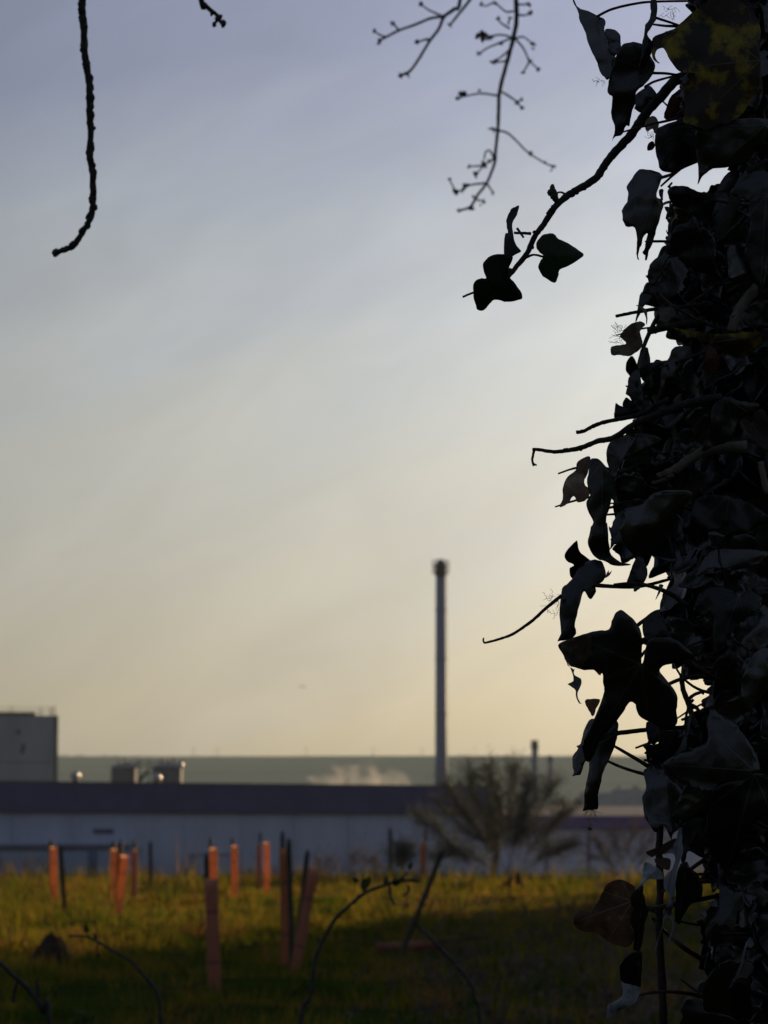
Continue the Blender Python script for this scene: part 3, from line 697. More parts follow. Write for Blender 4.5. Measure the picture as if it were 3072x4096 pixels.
# ------------------------------------------------------------------ bare shrub
def shrub(name, base_d, Y, limbs, lab, cat, mat, tw=3, r0=.035, depth=1.6, density=1.0, leafy=0, dz=0.):
    b0 = atd(*base_d, Y); b0 = Vector((b0.x, Y, fz(b0.x, Y) - .1)); t = thing(name, b0, lab, cat)
    main, tw_, lf = MB(), MB(), MB()
    for L_ in limbs:
        dy = rnd.uniform(-depth, depth); pts = [b0 + Vector((rnd.uniform(-.3, .3), rnd.uniform(-.3, .3), 0))]
        for i, (dx, dy_) in enumerate(L_): pts.append(atd(dx, dy_, Y + dy * (i + 1) / len(L_)))
        rad = [r0 * (1 - .8 * i / (len(pts) - 1)) for i in range(len(pts))]
        main.tube(pts, rad, 6, 4); c = catmull(pts, 8)
        for i in range(6, len(c)):
            for _ in range(int(tw * density + rnd.random())):
                d = (c[i] - c[i - 1]).normalized(); l = rnd.uniform(.3, .95) * (1.1 - .4 * i / len(c))
                v = (d * .7 + Vector((rnd.gauss(0, .6), rnd.gauss(0, .6), rnd.gauss(.35, .4)))).normalized()
                e = c[i] + v * l; mid = c[i].lerp(e, .5) + Vector((rnd.gauss(0, .04), rnd.gauss(0, .04), rnd.gauss(0, .04)))
                tw_.tube([c[i], mid, e], [.007, .006, .004], 3, cap=False)
                for _k in range(4):
                    s_ = c[i].lerp(e, rnd.uniform(.25, 1)); v2 = (v + Vector((rnd.gauss(0, .8), rnd.gauss(0, .8), rnd.gauss(.2, .6)))).normalized()
                    e2 = s_ + v2 * rnd.uniform(.12, .42); tw_.tube([s_, e2], [.005, .003], 3, cap=False)
                    if rnd.random() < leafy: leaf_cloud(lf, e2, .07, .07, .07, 3, .028)
    main.build('branch', M[mat], t); tw_.build('twigs', M[mat], t)
    if lf.v: lf.build('foliage', M['scrub_leaf'], t, smooth=False)
    return t
shrub('bare_shrub', (1100, 1893), 96, [[(1000, 1850), (950, 1800), (906, 1770)], [(1040, 1810), (1005, 1760), (968, 1700)], [(1060, 1800), (1030, 1730), (1012, 1668)],
      [(1085, 1800), (1075, 1730), (1060, 1660)], [(1100, 1790), (1105, 1720), (1108, 1662)], [(1115, 1800), (1130, 1740), (1142, 1690)], [(1130, 1810), (1165, 1740), (1192, 1700)],
      [(1150, 1830), (1190, 1790), (1230, 1752)], [(1160, 1860), (1200, 1845), (1236, 1826)], [(1040, 1862), (985, 1848), (945, 1856)], [(1065, 1830), (1010, 1800), (955, 1740)], [(1110, 1830), (1130, 1790), (1140, 1700)]],
      'wide grey green bare shrub with many thin twigs at the far field edge', 'shrub', 'scrub', tw=8, r0=.012, leafy=.6)
shrub('bare_shrub', (1345, 1893), 97, [[(1310, 1850), (1285, 1812)], [(1335, 1845), (1325, 1800)], [(1355, 1840), (1370, 1795)], [(1375, 1850), (1410, 1810)], [(1390, 1860), (1440, 1830)], [(1320, 1870), (1275, 1850)]],
      'reddish brown bare thicket beside the ivy at the field edge', 'shrub', 'deadscrub', tw=4, r0=.014, leafy=.2)
shrub('small_shrub', (866, 1896), 93, [[(864, 1870), (866, 1846)], [(869, 1872), (874, 1856)]], 'small dark bush by the tall far stake', 'shrub', 'scrub', tw=6, r0=.012, depth=.2, leafy=1)
for bx, lab, tops in ((778, 'low reddish weeds in front of the warehouse wall', ((765, 1868), (780, 1858), (795, 1862), (812, 1872))), (705, 'low dark weeds along the field edge right of the leaning tube', ((690, 1872), (706, 1866), (722, 1875))), (60, 'low weeds along the field edge at far left', ((20, 1888), (60, 1880), (100, 1884)))):
    shrub('weed_clump', (bx, 1897), 94, [[(x, y)] for x, y in tops], lab, 'weeds', 'deadscrub', tw=5, r0=.008, depth=.4)

# hedge trees out of frame on the right: they shade the near meadow
for i in range(13):
    y = 76.5 - i * 4.1; x = 12.2 + rnd.uniform(-.3, 1.8) + (1.5 if i % 3 == 1 else 0)
    crown_tree('hedge_tree', (x, y, fz(x, y)), rnd.uniform(8.3, 9.8) if i < 4 else rnd.uniform(7.2, 9.8), rnd.uniform(4.4, 5.6), 'dense hedgerow tree on the right of the field hidden by the ivy', 'hedgerow trees right of the field', 'crown_near', clumps=16, per=(70, 90, 100, 100)[i] if i < 4 else 100, leaf=.20)

for i in range(7):  # unseen row added to block sun glints on the ivy leaves
    y = 58 - i * 4.6; x = 18.6 + rnd.uniform(-.4, .8)
    crown_tree('hedge_tree', (x, y, fz(x, y)), rnd.uniform(10.5, 12), rnd.uniform(5.4, 6.2), 'taller unseen tree behind the hedgerow, added to keep sun off the ivy', 'hedgerow trees right of the field', 'crown_near', clumps=20, per=110, leaf=.24)

for i in range(9):  # unseen trees added behind the camera to darken what the ivy reflects
    x = -15 + i * 3.6 + rnd.uniform(-.8, .8); y = -7.5 - rnd.uniform(0, 2.5)
    crown_tree('hedge_tree', (x, y, fz(x, y)), rnd.uniform(6, 8.5), rnd.uniform(4.4, 5.4), 'broad leafy unseen tree behind the camera, added to darken ivy reflections', 'unseen trees added behind the camera', 'crown_near', clumps=16, per=80, leaf=.2)

# ------------------------------------------------------------------ crops used for reading the photograph
CR = {'1': (2272, 0, 2.0738), '2': (2272, 700, 2.0738), '3': (2072, 1400, 1.659), '4': (2072, 2100, 1.659), '5': (2172, 2700, 1.8433), '6': (2172, 3300, 1.8433),
      '7': (1700, 600, 1.659), '8': (1400, 0, 1.659), '9': (0, 0, 1.659), 'b': (900, 3300, 1.659), 'l': (0, 3300, 1.659), 'r': (1400, 3400, 1.8433)}
def cv(c, p): ox, oy, s = CR[c]; return (ox + p[0] / s, oy + p[1] / s)
def parse(c, txt):
    """'x,y x,y | 5: x,y ...' switches crop after a colon"""
    res = []
    for tok in txt.split():
        if tok.endswith(':'): c = tok[:-1]; continue
        a, b = tok.split(','); res.append(cv(c, (float(a), float(b))))
    return res
def strand(b, c, txt, width, Y, n=7, sub=4, jit=.12, ext=None, wob=0., Y1=None):
    """a tube along a read line, width(s) in photograph pixels"""
    P = parse(c, txt); m = len(P); ws = width if hasattr(width, '__len__') else (width, width)
    pts = [at(x, y, (Y if Y1 is None else Y + (Y1 - Y) * i / (m - 1)) + wob * noise.noise(Vector((i * .9, x * .01, 3)))) for i, (x, y) in enumerate(P)]
    rad = [(ws[0] + (ws[1] - ws[0]) * i / (m - 1)) / 2 * Y / F for i in range(m)]
    if ext: pts = [Vector(e) for e in ext] + pts; rad = [rad[0]] * len(ext) + rad
    b.tube(pts, rad, n, sub, jit); return pts

# ------------------------------------------------------------------ overhanging branches
def knobs(b, pts, r, n, s=1.0):
    c = catmull(pts, 6)
    for _ in range(n):
        i = rnd.randrange(1, len(c) - 1); d = (c[i + 1] - c[i - 1]).normalized(); side = d.orthogonal().normalized(); side.rotate(Matrix.Rotation(rnd.uniform(0, 6.28), 3, d))
        b.ball(c[i] + side * r * .75, r * rnd.uniform(.5, .85) * s, 6, 4, (.9, .9, 1.3), .2, d)
def hanging(name, loc, lab): return thing(name, loc, lab, 'branch', 'bare branches hanging into the top of the view')
Y = 3.3; top = at(985 / DS * DS, 0, Y)
P = parse('9', '545,-30'); t0 = at(P[0][0], P[0][1], Y)
t = hanging('hanging_branch', t0 + Vector((0, 0, .5)), 'long knobbly bare branch hanging at the left, hooked at its lower end')
b = MB(); pts = strand(b, '9', '545,-30 545,60 555,180 560,330 580,470 597,600 597,760 602,870 597,1040 615,1150 618,1300 612,1390 590,1470 540,1550 490,1630 430,1655 365,1680', (32, 23), Y, 9, 5, .2, [t0 + Vector((-.02, .05, .5)), t0 + Vector((.0, .02, .25))])
knobs(b, pts[2:], 15 * Y / F, 60); b.build('stem', M['twig'], t)
e = at(*cv('9', (368, 1678)), Y); MB().ball(e, 14 * Y / F, 8, 6, (1, 1, 1.2), .25).build('bud', M['bud'], t)
e = at(*cv('9', (622, 852)), Y); MB().ball(e, 8 * Y / F, 7, 5, (1.3, 1, 1), .2).build('bud', M['bud'], t)

Y = 3.6; P = parse('9', '1330,-20'); t0 = at(P[0][0], P[0][1], Y)
t = hanging('hanging_branch', t0 + Vector((-.1, 0, .5)), 'short branch tip with small buds poking in at the top left')
b = MB(); strand(b, '9', '1330,-20 1350,20 1400,70 1440,100 1455,130', (21, 16), Y, 8, 4, .12, [t0 + Vector((-.1, .03, .5)), t0 + Vector((-.05, .02, .2))])
for s_ in ('1440,100 1440,130 1422,165', '1455,120 1465,150 1480,155', '1405,70 1403,95'): strand(b, '9', s_, (14, 11), Y, 6, 3)
b.build('stem', M['twig'], t)
for q, r in (((1422, 163), 9), ((1482, 156), 13), ((1465, 110), 8), ((1404, 96), 6), ((1440, 128), 10)): MB().ball(at(*cv('9', q), Y), r * Y / F, 7, 5, (1, 1, 1.3), .2).build('bud', M['bud'], t)

def budding(lab, Y, mains, subs, buds, up):
    P = parse('8', mains[0][0]); t0 = at(P[0][0], P[0][1], Y); t = hanging('budding_branch', t0 + up, lab); b = MB()
    for i, (m, wd) in enumerate(mains): strand(b, '8', m, wd, Y, 8, 4, .1, [t0 + up, t0 + up * .5] if i == 0 else None)
    b.build('stem', M['twig'], t)
    for s_ in subs: b = MB(); strand(b, '8', s_, (9, 6), Y, 6, 4, .1, wob=.03); b.build('side_twig', M['twig'], t)
    for x, y, r in buds:
        c = at(*cv('8', (x, y)), Y); b = MB(); b.ball(c, r * .72 * Y / F, 7, 5, (1, 1, 1.7), .25, Vector((rnd.gauss(0, 1), rnd.gauss(0, 1), rnd.gauss(-.3, 1))))
        for _ in range(2): b.ball(c + Vector((rnd.gauss(0, 1), rnd.gauss(0, .5), rnd.gauss(0, 1))) * r * .6 * Y / F, r * .42 * Y / F, 6, 4, (1, 1, 1.6), .25, Vector((rnd.gauss(0, 1), 0, rnd.gauss(0, 1))))
        b.build('bud', M['bud'], t)
budding('forked budding branch reaching left at the top of the view', 7.0,
    [('735,-25 690,60 625,110 590,190 530,270 470,370 400,470 340,500', (16, 10)), ('625,110 540,120 440,160 330,200 240,245 195,270', (13, 9)), ('815,-25 740,70 665,165', (14, 10))],
    ['235,245 195,230 160,205', '320,195 285,155', '600,100 530,70 470,30', '510,260 440,280', '385,480 390,515'],
    [(470, 28, 11), (160, 205, 8), (285, 155, 9), (195, 272, 11), (445, 278, 11), (340, 500, 11), (420, 440, 6), (375, 490, 8), (660, 165, 7), (230, 248, 7), (625, 108, 9), (515, 262, 6)], Vector((.05, .1, .6)))
budding('long budding branch hanging beside the ivy at upper right', 7.4,
    [('1100,-30 1105,130 1085,250 1045,400 1010,530 990,630 985,750 980,870 965,1010 960,1080 910,1210 850,1290 800,1370 720,1400', (20, 9))],
    ['1085,75 1030,75 960,20 900,40 870,25', '1110,100 1170,100 1200,85', '1110,30 1190,30', '1080,250 980,290 910,320 850,360', '1085,250 1000,230 930,240 850,240', '1100,260 1150,320 1190,400 1250,460', '1190,410 1150,480',
     '1100,255 1150,245 1210,290', '1045,400 1000,410 940,410', '1060,190 1000,150 985,120', '1060,330 1000,380 970,400', '985,635 870,620 780,635 710,650', '1010,610 1080,655 1110,680 1140,715', '1110,680 1140,660',
     '980,865 1040,880 1100,930 1180,1010 1290,1080 1350,1105', '980,865 950,855', '960,1050 900,1090 840,1150', '960,1060 930,1000 900,1010 890,1060', '880,1100 790,1105', '900,1215 790,1230 710,1270 660,1190',
     '830,1320 890,1340', '910,1220 950,1280', '815,1340 810,1390', '1050,160 1060,120', '780,1230 740,1280'],
    [(870, 25, 9), (1200, 85, 10), (1190, 30, 9), (850, 360, 8), (850, 240, 12), (890, 225, 15), (930, 250, 12), (880, 260, 12), (1250, 460, 9), (1150, 480, 9), (1210, 290, 11), (940, 410, 8), (985, 120, 9), (970, 400, 9), (750, 620, 15), (715, 655, 9), (860, 600, 7), (1140, 715, 9),
     (1140, 660, 7), (1110, 680, 8), (1350, 1105, 10), (1200, 1020, 9), (1290, 1080, 7), (950, 855, 10), (980, 860, 10), (835, 1150, 11), (890, 1090, 13), (790, 1105, 8), (765, 1230, 12), (660, 1190, 8), (710, 1270, 13), (690, 1260, 9), (890, 1340, 9), (950, 1280, 7), (810, 1385, 9), (725, 1400, 8), (825, 1310, 9), (960, 20, 8), (1000, 290, 9), (1060, 120, 7), (1190, 400, 8)], Vector((-.02, .1, .6)))

# ------------------------------------------------------------------ brambles in front
def bramble(lab, c, txt, wd, Y, foot, leaves, mat='bramble', group='arching bramble stems in front of the meadow', sides=()):
    P = parse(c, txt); g0 = at(P[0][0], P[0][1], Y); base = Vector((g0.x + foot, Y, 0)); t = thing('bramble_stem', base, lab, 'bramble', group); b = MB()
    mid = g0.lerp(base, .5) + Vector((-foot * .15, 0, 0))
    pts = strand(b, c, txt, wd, Y, 7, 5, .1, [base, mid]); knobs(b, pts[2:], wd[0] * .5 * Y / F, 14, .8)
    for s_ in sides: strand(b, c, s_, (wd[1], wd[1] * .7), Y, 6, 4)
    b.build('stem', M[mat], t)
    for x, y, r, a in leaves:
        q = at(*cv(c, (x, y)), Y); s = r * Y / F; lb = MB(); d = Vector((math.cos(a), .3, math.sin(a))); sd = Vector((-math.sin(a), rnd.uniform(-.6, .6), math.cos(a)))
        ol = [(0, 0), (.3, .32), (.7, .38), (1.05, .2), (1.35, 0), (1.05, -.2), (.7, -.36), (.3, -.3)]
        v = [q + (d * u + sd * w_) * s + Vector((0, .25 * s * abs(w_), 0)) for u, w_ in ol]
        lb.v = v + [p + Vector((0, .0004, 0)) for p in v]; lb.f = [tuple(range(8)), tuple(range(15, 7, -1))] + [(i, (i + 1) % 8, 8 + (i + 1) % 8, 8 + i) for i in range(8)]
        lb.build('leaf', M['tussock'], t, smooth=False)
bramble('long bramble stem arching right across the meadow from bottom centre', 'b', '495,1330 560,1150 600,900 640,790 720,640 820,540 930,450 1060,400 1160,365 1290,375', (20, 12), 7, -.12,
        [(930, 440, 42, 1.7), (930, 420, 40, 1.2), (890, 380, 26, 2.6), (1110, 400, 30, .4), (1060, 405, 30, 1.3), (1220, 300, 26, 1.2), (640, 780, 24, 2.6), (590, 1110, 30, 2.4), (430, 1150, 34, .9), (610, 1000, 24, .4)], sides=('1090,400 1100,480 1130,530', '930,450 900,400', '1160,365 1215,310', '1215,400 1220,440 1180,470'))
bramble('thin bramble stem curving down at the lower left', 'l', '1065,1340 1045,1130 1010,1060 920,960 850,890 740,830 640,770 560,740 455,735', (16, 7), 6, .05, [(575, 720, 30, 1.7), (640, 760, 20, 2.0), (660, 850, 18, 4.2)], sides=('650,775 640,850', '600,755 565,700'))
bramble('thicker bramble stem crossing the bottom left corner', 'l', '330,1340 280,1230 240,1150 170,1070 80,990 0,915 -120,830', (23, 17), 5, .05, [(240, 1060, 24, 1.3), (270, 1130, 20, .2)], sides=('245,1150 255,1090 240,1040', '110,1040 95,1110 90,1180'))
bramble('dark bramble stem sloping down right of the fallen tube', 'r', '960,1300 920,1100 900,1000 800,870 680,740 580,640 500,570', (18, 11), 6.5, .05, [(510, 575, 20, 2.2), (760, 850, 22, .6), (830, 1000, 20, 2.2), (530, 970, 20, 1)])
# small leafy weed at the bottom left
t = thing('leafy_weed', (at(*cv('l', (560, 1330)), 9).x, 9, 0), 'small yellow green leafy weed at the bottom left', 'weed'); b = MB()
for x, y in ((510, 1225), (590, 1230), (545, 1270)): 
    q = at(*cv('l', (x, y)), 9); b.tube([t.location, Vector((q.x, 9, q.z * .6)), q], [.006, .005, .003], 5, 4)
b.build('stem', M['bramble'], t)
for k in range(16):
    x, y = rnd.uniform(490, 640), rnd.uniform(1195, 1330); q = at(*cv('l', (x, y)), 9 + rnd.uniform(-.05, .05)); lb = MB(); leaf_cloud(lb, q, .002, .002, .002, 1, .02); lb.build('leaf', M['tussock'], t, smooth=False)

# ------------------------------------------------------------------ the ivy on its tree trunk
TX, TYD, TR = at(3640, 3352, 2.62).x, 2.62, .135
tree = thing('tree', (TX, TYD, 0), 'shadowed tree trunk clad in ivy at the right edge', 'tree')
tb = MB(); pts = [Vector((TX + .01 * math.sin(z * 2.1), TYD + .01 * math.cos(z * 1.7), z)) for z in steps(-.1, 4.2, 24)]
tb.tube(pts, [TR * (1.5 - .5 * sstep(-.1, .5, p.z)) * (1 - .05 * p.z) for p in pts], 28, 2, .05); tb.build('trunk', M['bark'], tree)
for zz_, dx, dy, h in ((3.6, -.9, .3, 1.7), (3.8, .8, .5, 1.8), (4.0, .1, -.7, 2.0)):
    p = Vector((TX, TYD, zz_)); MB().tube([p, p + Vector((dx * .4, dy * .4, h * .5)), p + Vector((dx, dy, h))], [.06, .045, .015], 9, 4, .06).build('limb', M['bark'], tree)
ivy = thing('ivy', (TX - TR, TYD - .1, 0), 'dark glossy ivy with withered leaves and bare twigs climbing the trunk at the right', 'ivy')

def pip(p, poly):
    x, y = p; r = False; j = len(poly) - 1
    for i in range(len(poly)):
        xi, yi = poly[i]; xj, yj = poly[j]
        if (yi > y) != (yj > y) and x < (xj - xi) * (y - yi) / (yj - yi) + xi: r = not r
        j = i
    return r
def tri_leaf(poly, cells=11):
    """outline (2-D) -> verts, tris with interior points"""
    xs = [p[0] for p in poly]; ys = [p[1] for p in poly]; A = abs(sum(poly[i][0] * poly[i - 1][1] - poly[i - 1][0] * poly[i][1] for i in range(len(poly)))) / 2
    st_ = math.sqrt(A) / cells; V = [Vector(p) for p in poly]; E = [(i, (i + 1) % len(poly)) for i in range(len(poly))]
    y = min(ys) + st_ * .5; r = 0
    while y < max(ys):
        x = min(xs) + st_ * (.5 if r % 2 else 0)
        while x < max(xs):
            q = (x + rnd.uniform(-.15, .15) * st_, y + rnd.uniform(-.15, .15) * st_)
            if pip(q, poly) and min((q[0] - a[0]) ** 2 + (q[1] - a[1]) ** 2 for a in poly) > (st_ * .3) ** 2: V.append(Vector(q))
            x += st_
        y += st_ * .87; r += 1
    v, e, f, *_ = delaunay_2d_cdt(V, E, [], 1, st_ * 1e-3)
    return v, f, A

LEAFN = [0]
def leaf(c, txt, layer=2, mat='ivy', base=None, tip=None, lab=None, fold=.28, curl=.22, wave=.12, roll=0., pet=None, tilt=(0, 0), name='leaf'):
    P = parse(c, txt); pl = [(v.x + 2.8 * noise.noise(Vector((v.x * .045, v.y * .045, 1))) + 1.8 * noise.noise(Vector((v.x * .14, v.y * .14, 3))), v.y + 2.8 * noise.noise(Vector((v.x * .045, v.y * .045, 7))) + 1.8 * noise.noise(Vector((v.x * .14, v.y * .14, 9)))) for v in catmull([(x, y, 0) for x, y in P], 3, True)]
    v, f, A_ = tri_leaf(pl); cx = sum(p.x for p in v) / len(v); cy = sum(p.y for p in v) / len(v)
    bpt = cv(*base) if base else max(P, key=lambda p: (p[0] - cx) * .8 - (p[1] - cy)); tpt = cv(*tip) if tip else max(P, key=lambda p: (p[0] - bpt[0]) ** 2 + (p[1] - bpt[1]) ** 2)
    dx, dy = tpt[0] - bpt[0], tpt[1] - bpt[1]; Ln = math.hypot(dx, dy) or 1; dx /= Ln; dy /= Ln
    tilt = (tilt[0] + rnd.gauss(0, .25), tilt[1] + rnd.gauss(.05, .25)); D0 = 2.255 + .014 * layer; sc_ = D0 / F; W_ = math.sqrt(A_); seed = LEAFN[0] * 3.7; LEAFN[0] += 1
    me = bpy.data.meshes.new(name); co = []; uv = []; o0 = origin_of(ivy)
    for p in v:
        al = ((p.x - bpt[0]) * dx + (p.y - bpt[1]) * dy) / Ln; la = ((p.x - bpt[0]) * -dy + (p.y - bpt[1]) * dx) / Ln
        d = fold * abs(la) * Ln + curl * (al - .4) ** 2 * Ln + wave * W_ * noise.noise(Vector((al * 2.6, la * 2.6, seed))) + .35 * wave * W_ * noise.noise(Vector((al * 7, la * 7, seed + 9))) + roll * la * la * Ln * 2 + tilt[0] * (p.x - cx) + tilt[1] * (p.y - cy)
        d = max(-110, min(110, d))
        co.append(at(p.x, p.y, D0 + d * sc_) - o0); uv.append((la, al))
    me.from_pydata([tuple(q) for q in co], [], [tuple(reversed(q)) for q in f]); me.update()
    ul = me.uv_layers.new(name='UVMap')
    for lp in me.loops: ul.data[lp.index].uv = uv[lp.vertex_index]
    me.polygons.foreach_set('use_smooth', [True] * len(me.polygons))
    o = link(name, me, M[mat], ivy, lab)
    if mat.startswith('ivy'): sm_ = o.modifiers.new('thickness', 'SOLIDIFY'); sm_.thickness = .0005; sm_.offset = 0
    if pet:
        b = MB(); strand(b, pet[0], pet[1], pet[2] if hasattr(pet[2], '__len__') else (pet[2], pet[2] * .8), D0 + .004, 8, 5, .05, Y1=2.40)
        b.build('petiole', M['stem'], o)
    return o
exec_leaves = True
# -- upper right
leaf('1', '35,-40 60,20 75,50 110,75 170,95 245,130 310,175 300,250 330,320 345,440 400,480 380,560 340,655 300,640 262,590 240,520 205,440 165,350 145,270 100,180 80,90 40,10', 3, tilt=(.5, 0), pet=('1', '245,135 330,90 420,60 560,30 690,15 960,8 1100,10', 12), base=('1', (245, 130)))
leaf('1', '440,385 470,362 540,350 610,365 640,420 690,470 725,545 700,620 650,690 570,760 555,860 530,930 515,1020 505,1045 485,1040 470,1060 445,1120 400,1130 375,1150 368,1170 372,1140 390,1090 375,1010 358,930 370,810 340,780 330,720 345,640 380,560 400,470', 2, base=('1', (690, 600)), tip=('1', (375, 1160)), pet=('1', '690,605 820,610 950,630 1050,650', 12))
leaf('1', '305,250 340,240 380,245 425,280 435,330 438,385 420,430 370,480 340,420 325,330', 5)
leaf('1', '690,-30 722,-20 740,40 735,130 720,180 690,230 655,280 690,330 700,350 690,440 650,530 600,570 590,540 610,440 620,340 635,270 640,210 670,170 690,110 685,60', 1, roll=.4, pet=('1', '720,145 830,180 920,210 990,230', 12), base=('1', (720, 145)), tip=('1', (595, 560)))
leaf('1', '690,405 705,310 780,275 880,240 960,170 1060,80 1160,10 1280,-30 1400,-10 1500,60 1570,150 1600,260 1590,400 1600,500 1600,640 1590,740 1500,860 1450,940 1380,990 1250,1030 1160,1065 1060,1050 955,1010 970,930 965,760 985,670 1060,610 950,600 880,550 830,470 800,410 770,400 735,420 722,460 735,500 760,523 735,518 700,475', 0, 'yellow', base=('1', (1600, 500)), tip=('1', (960, 560)), lab='large leaf mottled yellow and brown', fold=.05, curl=.12, wave=.05)
leaf('1', '1060,1090 1110,1065 1200,1060 1400,990 1660,985 1700,1080 1560,1230 1480,1350 1300,1390 1200,1400 1130,1450 1100,1490 1075,1530 1085,1430 1070,1290 1055,1180', 1, base=('1', (1640, 1040)), tip=('1', (1080, 1520)))
leaf('1', '745,1070 800,1035 900,1000 940,970 1060,1020 1110,1065 1090,1120 1080,1200 1080,1330 1000,1370 900,1430 830,1430 770,1410 745,1330 720,1210 725,1120', 3)
leaf('1', '660,1245 670,1190 700,1170 720,1200 700,1240', 5)
leaf('1', '860,790 950,740 975,870 930,960 880,985 835,1000 795,975 810,910', 6, 'rust', lab='small rust coloured leaf glowing orange in places')
leaf('1', '555,880 560,790 640,730 690,720 740,800 700,870 620,930 590,930 550,900', 6, pet=('1', '640,720 720,675 880,630', 12))
leaf('1', '640,1010 700,960 740,990 755,1060 720,1110 700,1070 650,1090', 4, 'papery', lab='small dry papery leaf scrap')
leaf('2', '590,-45 690,-40 780,0 760,80 735,180 770,200 790,240 770,330 740,430 715,520 690,590 665,640 655,705 640,700 640,670 620,640 640,600 645,540 660,480 625,510 610,570 590,620 583,660 588,705 575,690 568,630 575,560 568,480 540,425 490,430 460,390 455,350 445,300 465,260 490,220 500,150 488,95 530,30', 2, base=('2', (780, 10)), tip=('2', (600, 500)), pet=('2', '780,20 855,-5 950,-60 1070,-110', 14), lab='hanging ivy leaf with two long pointed tails')
leaf('2', '840,110 870,95 950,90 1020,110 1100,140 1180,145 1225,160 1230,220 1200,300 1190,380 1140,420 1090,400 1060,350 980,300 900,270 850,220 828,150', 4, pet=('2', '1100,200 850,222 790,242', 14))
leaf('2', '845,112 825,95 840,75 862,60 866,70 850,90', 3); leaf('2', '755,125 790,120 787,170 785,215 765,190', 3, 'silver')
leaf('2', '850,235 900,270 980,320 975,370 950,410 900,410 870,460 830,470 840,400 865,340 815,370 815,330 835,280', 5)
leaf('2', '990,390 1030,360 1070,390 1090,450 1120,430 1200,490 1225,560 1225,650 1220,720 1235,780 1270,840 1290,890 1360,890 1300,925 1260,880 1200,820 1100,810 1000,770 940,690 890,665 830,660 840,590 850,540 860,480 900,420 950,405', 1, base=('2', (1090, 455)), tip=('2', (1280, 880)), fold=.1, curl=.2)
leaf('2', '660,820 680,750 730,690 800,665 860,665 820,700 790,760 800,800 770,840 740,900 700,920 670,890', 2)
leaf('2', '850,680 920,690 1000,770 990,830 960,900 980,930 920,990 860,1020 810,1090 780,1050 740,1040 680,990 620,980 625,940 660,890 740,900 800,760', 3, base=('2', (860, 690)))
leaf('2', '610,970 700,1000 760,1060 740,1100 640,1080 600,1150 560,1220 580,1100', 4)
leaf('2', '565,1080 600,1085 650,1120 660,1190 650,1240 640,1160 610,1110', 1, 'papery')
leaf('2', '545,1225 600,1215 640,1240 600,1300 620,1420 550,1480 500,1505 440,1495 360,1490 360,1425 430,1410 480,1400 450,1360 430,1340 450,1300 490,1260', 2, 'brown', lab='ragged eaten brown leaf with bare fibres')
leaf('2', '750,1110 800,1095 870,1100 885,1140 850,1200 800,1230 760,1180', 1, 'brown')
leaf('2', '1000,960 1060,880 1080,840 1085,870 1070,960 1075,1060 1040,1050 1010,1020', 4)
# -- middle
leaf('3', '860,-15 880,90 895,170 890,265 850,225 815,180 800,120 815,0', 3, roll=.4)
leaf('3', '760,40 800,130 770,190 740,170 715,130 725,70', 3)
leaf('3', '740,170 800,130 820,230 830,300 825,400 780,385 740,310 715,290 730,230', 2)
leaf('3', '640,400 650,355 690,375 740,385 815,385 830,430 780,440 690,450 645,455 635,430', 3)
leaf('3', '700,340 725,315 780,370 745,392 695,375', 4); leaf('3', '790,480 820,440 827,560 808,560', 4)
leaf('3', '960,110 1000,50 1040,-20 1140,-20 1130,60 1060,130 1040,180 980,200 960,300 930,305 945,240 950,150', 3, pet=('3', '830,250 900,195 970,185', 10))
leaf('3', '890,310 920,300 935,330 930,390 900,410 910,470 880,495 860,450 865,390 905,360', 2)
leaf('3', '590,660 620,600 690,570 740,560 780,580 700,720 670,790 640,860 610,800 590,740', 1, fold=-.3, pet=('3', '660,810 760,785 860,720 940,640 985,590', 18), base=('3', (740, 570)))
leaf('3', '770,565 830,558 900,565 950,590 930,620 870,650 870,690 760,700 690,720', 2)
leaf('3', '390,750 430,715 470,705 480,740 460,820 440,880 480,930 470,970 440,1005 395,1010 370,970 330,1020 280,1045 278,1030 295,990 300,900 330,840 380,800', 2, 'brown', lab='torn brown leaf letting the light through')
leaf('3', '480,730 520,718 560,745 600,795 640,840 635,900 620,1000 590,1100 585,1180 600,1280 605,1340 500,1340 465,1290 475,1230 500,1140 470,1080 455,1010 480,960 460,880 470,800', 1, tip=('3', (560, 1330)))
leaf('4', '475,60 500,-10 590,-10 600,100 605,150 620,200 680,245 750,260 720,270 640,270 580,240 520,220 480,170 462,110', 2)
leaf('3', '640,870 700,830 830,850 860,930 850,990 760,1020 700,1000 670,1030 655,960', 3)
leaf('3', '700,1060 760,1040 830,1020 900,950 1000,930 1080,930 1150,940 1140,990 1050,1090 1040,1150 1000,1220 930,1310 850,1362 780,1365 725,1315 700,1260 675,1190 710,1110', 0, roll=.45, base=('3', (1140, 950)), tip=('3', (740, 1300)), wave=.12, lab='large curled leaf with a shining folded rim')
leaf('3', '600,1170 620,1180 640,1120 700,1060 720,1090 680,1170 690,1260 640,1290 610,1320 620,1250', 3)
leaf('4', '625,150 680,110 720,160 760,200 740,240 690,250 672,200 640,175', 4)
leaf('4', '310,200 330,160 390,103 400,150 420,190 480,235 440,270 400,330 360,355 342,320 345,285 370,265 320,235', 3)
leaf('4', '400,300 430,260 490,232 550,240 575,280 580,340 550,385 510,390 515,440 490,490 465,480 440,440 420,480 390,600 375,650 385,720 340,760 285,770 262,770 285,720 275,600 285,470 300,410 340,380', 1, roll=.6, base=('4', (515, 395)), tip=('4', (280, 768)), pet=('4', '510,400 640,408 760,410 850,400 940,378 1040,350', 17), lab='leaf rolled into a hanging tube')
leaf('4', '575,355 600,298 604,316 622,302 614,326', 4, 'papery')
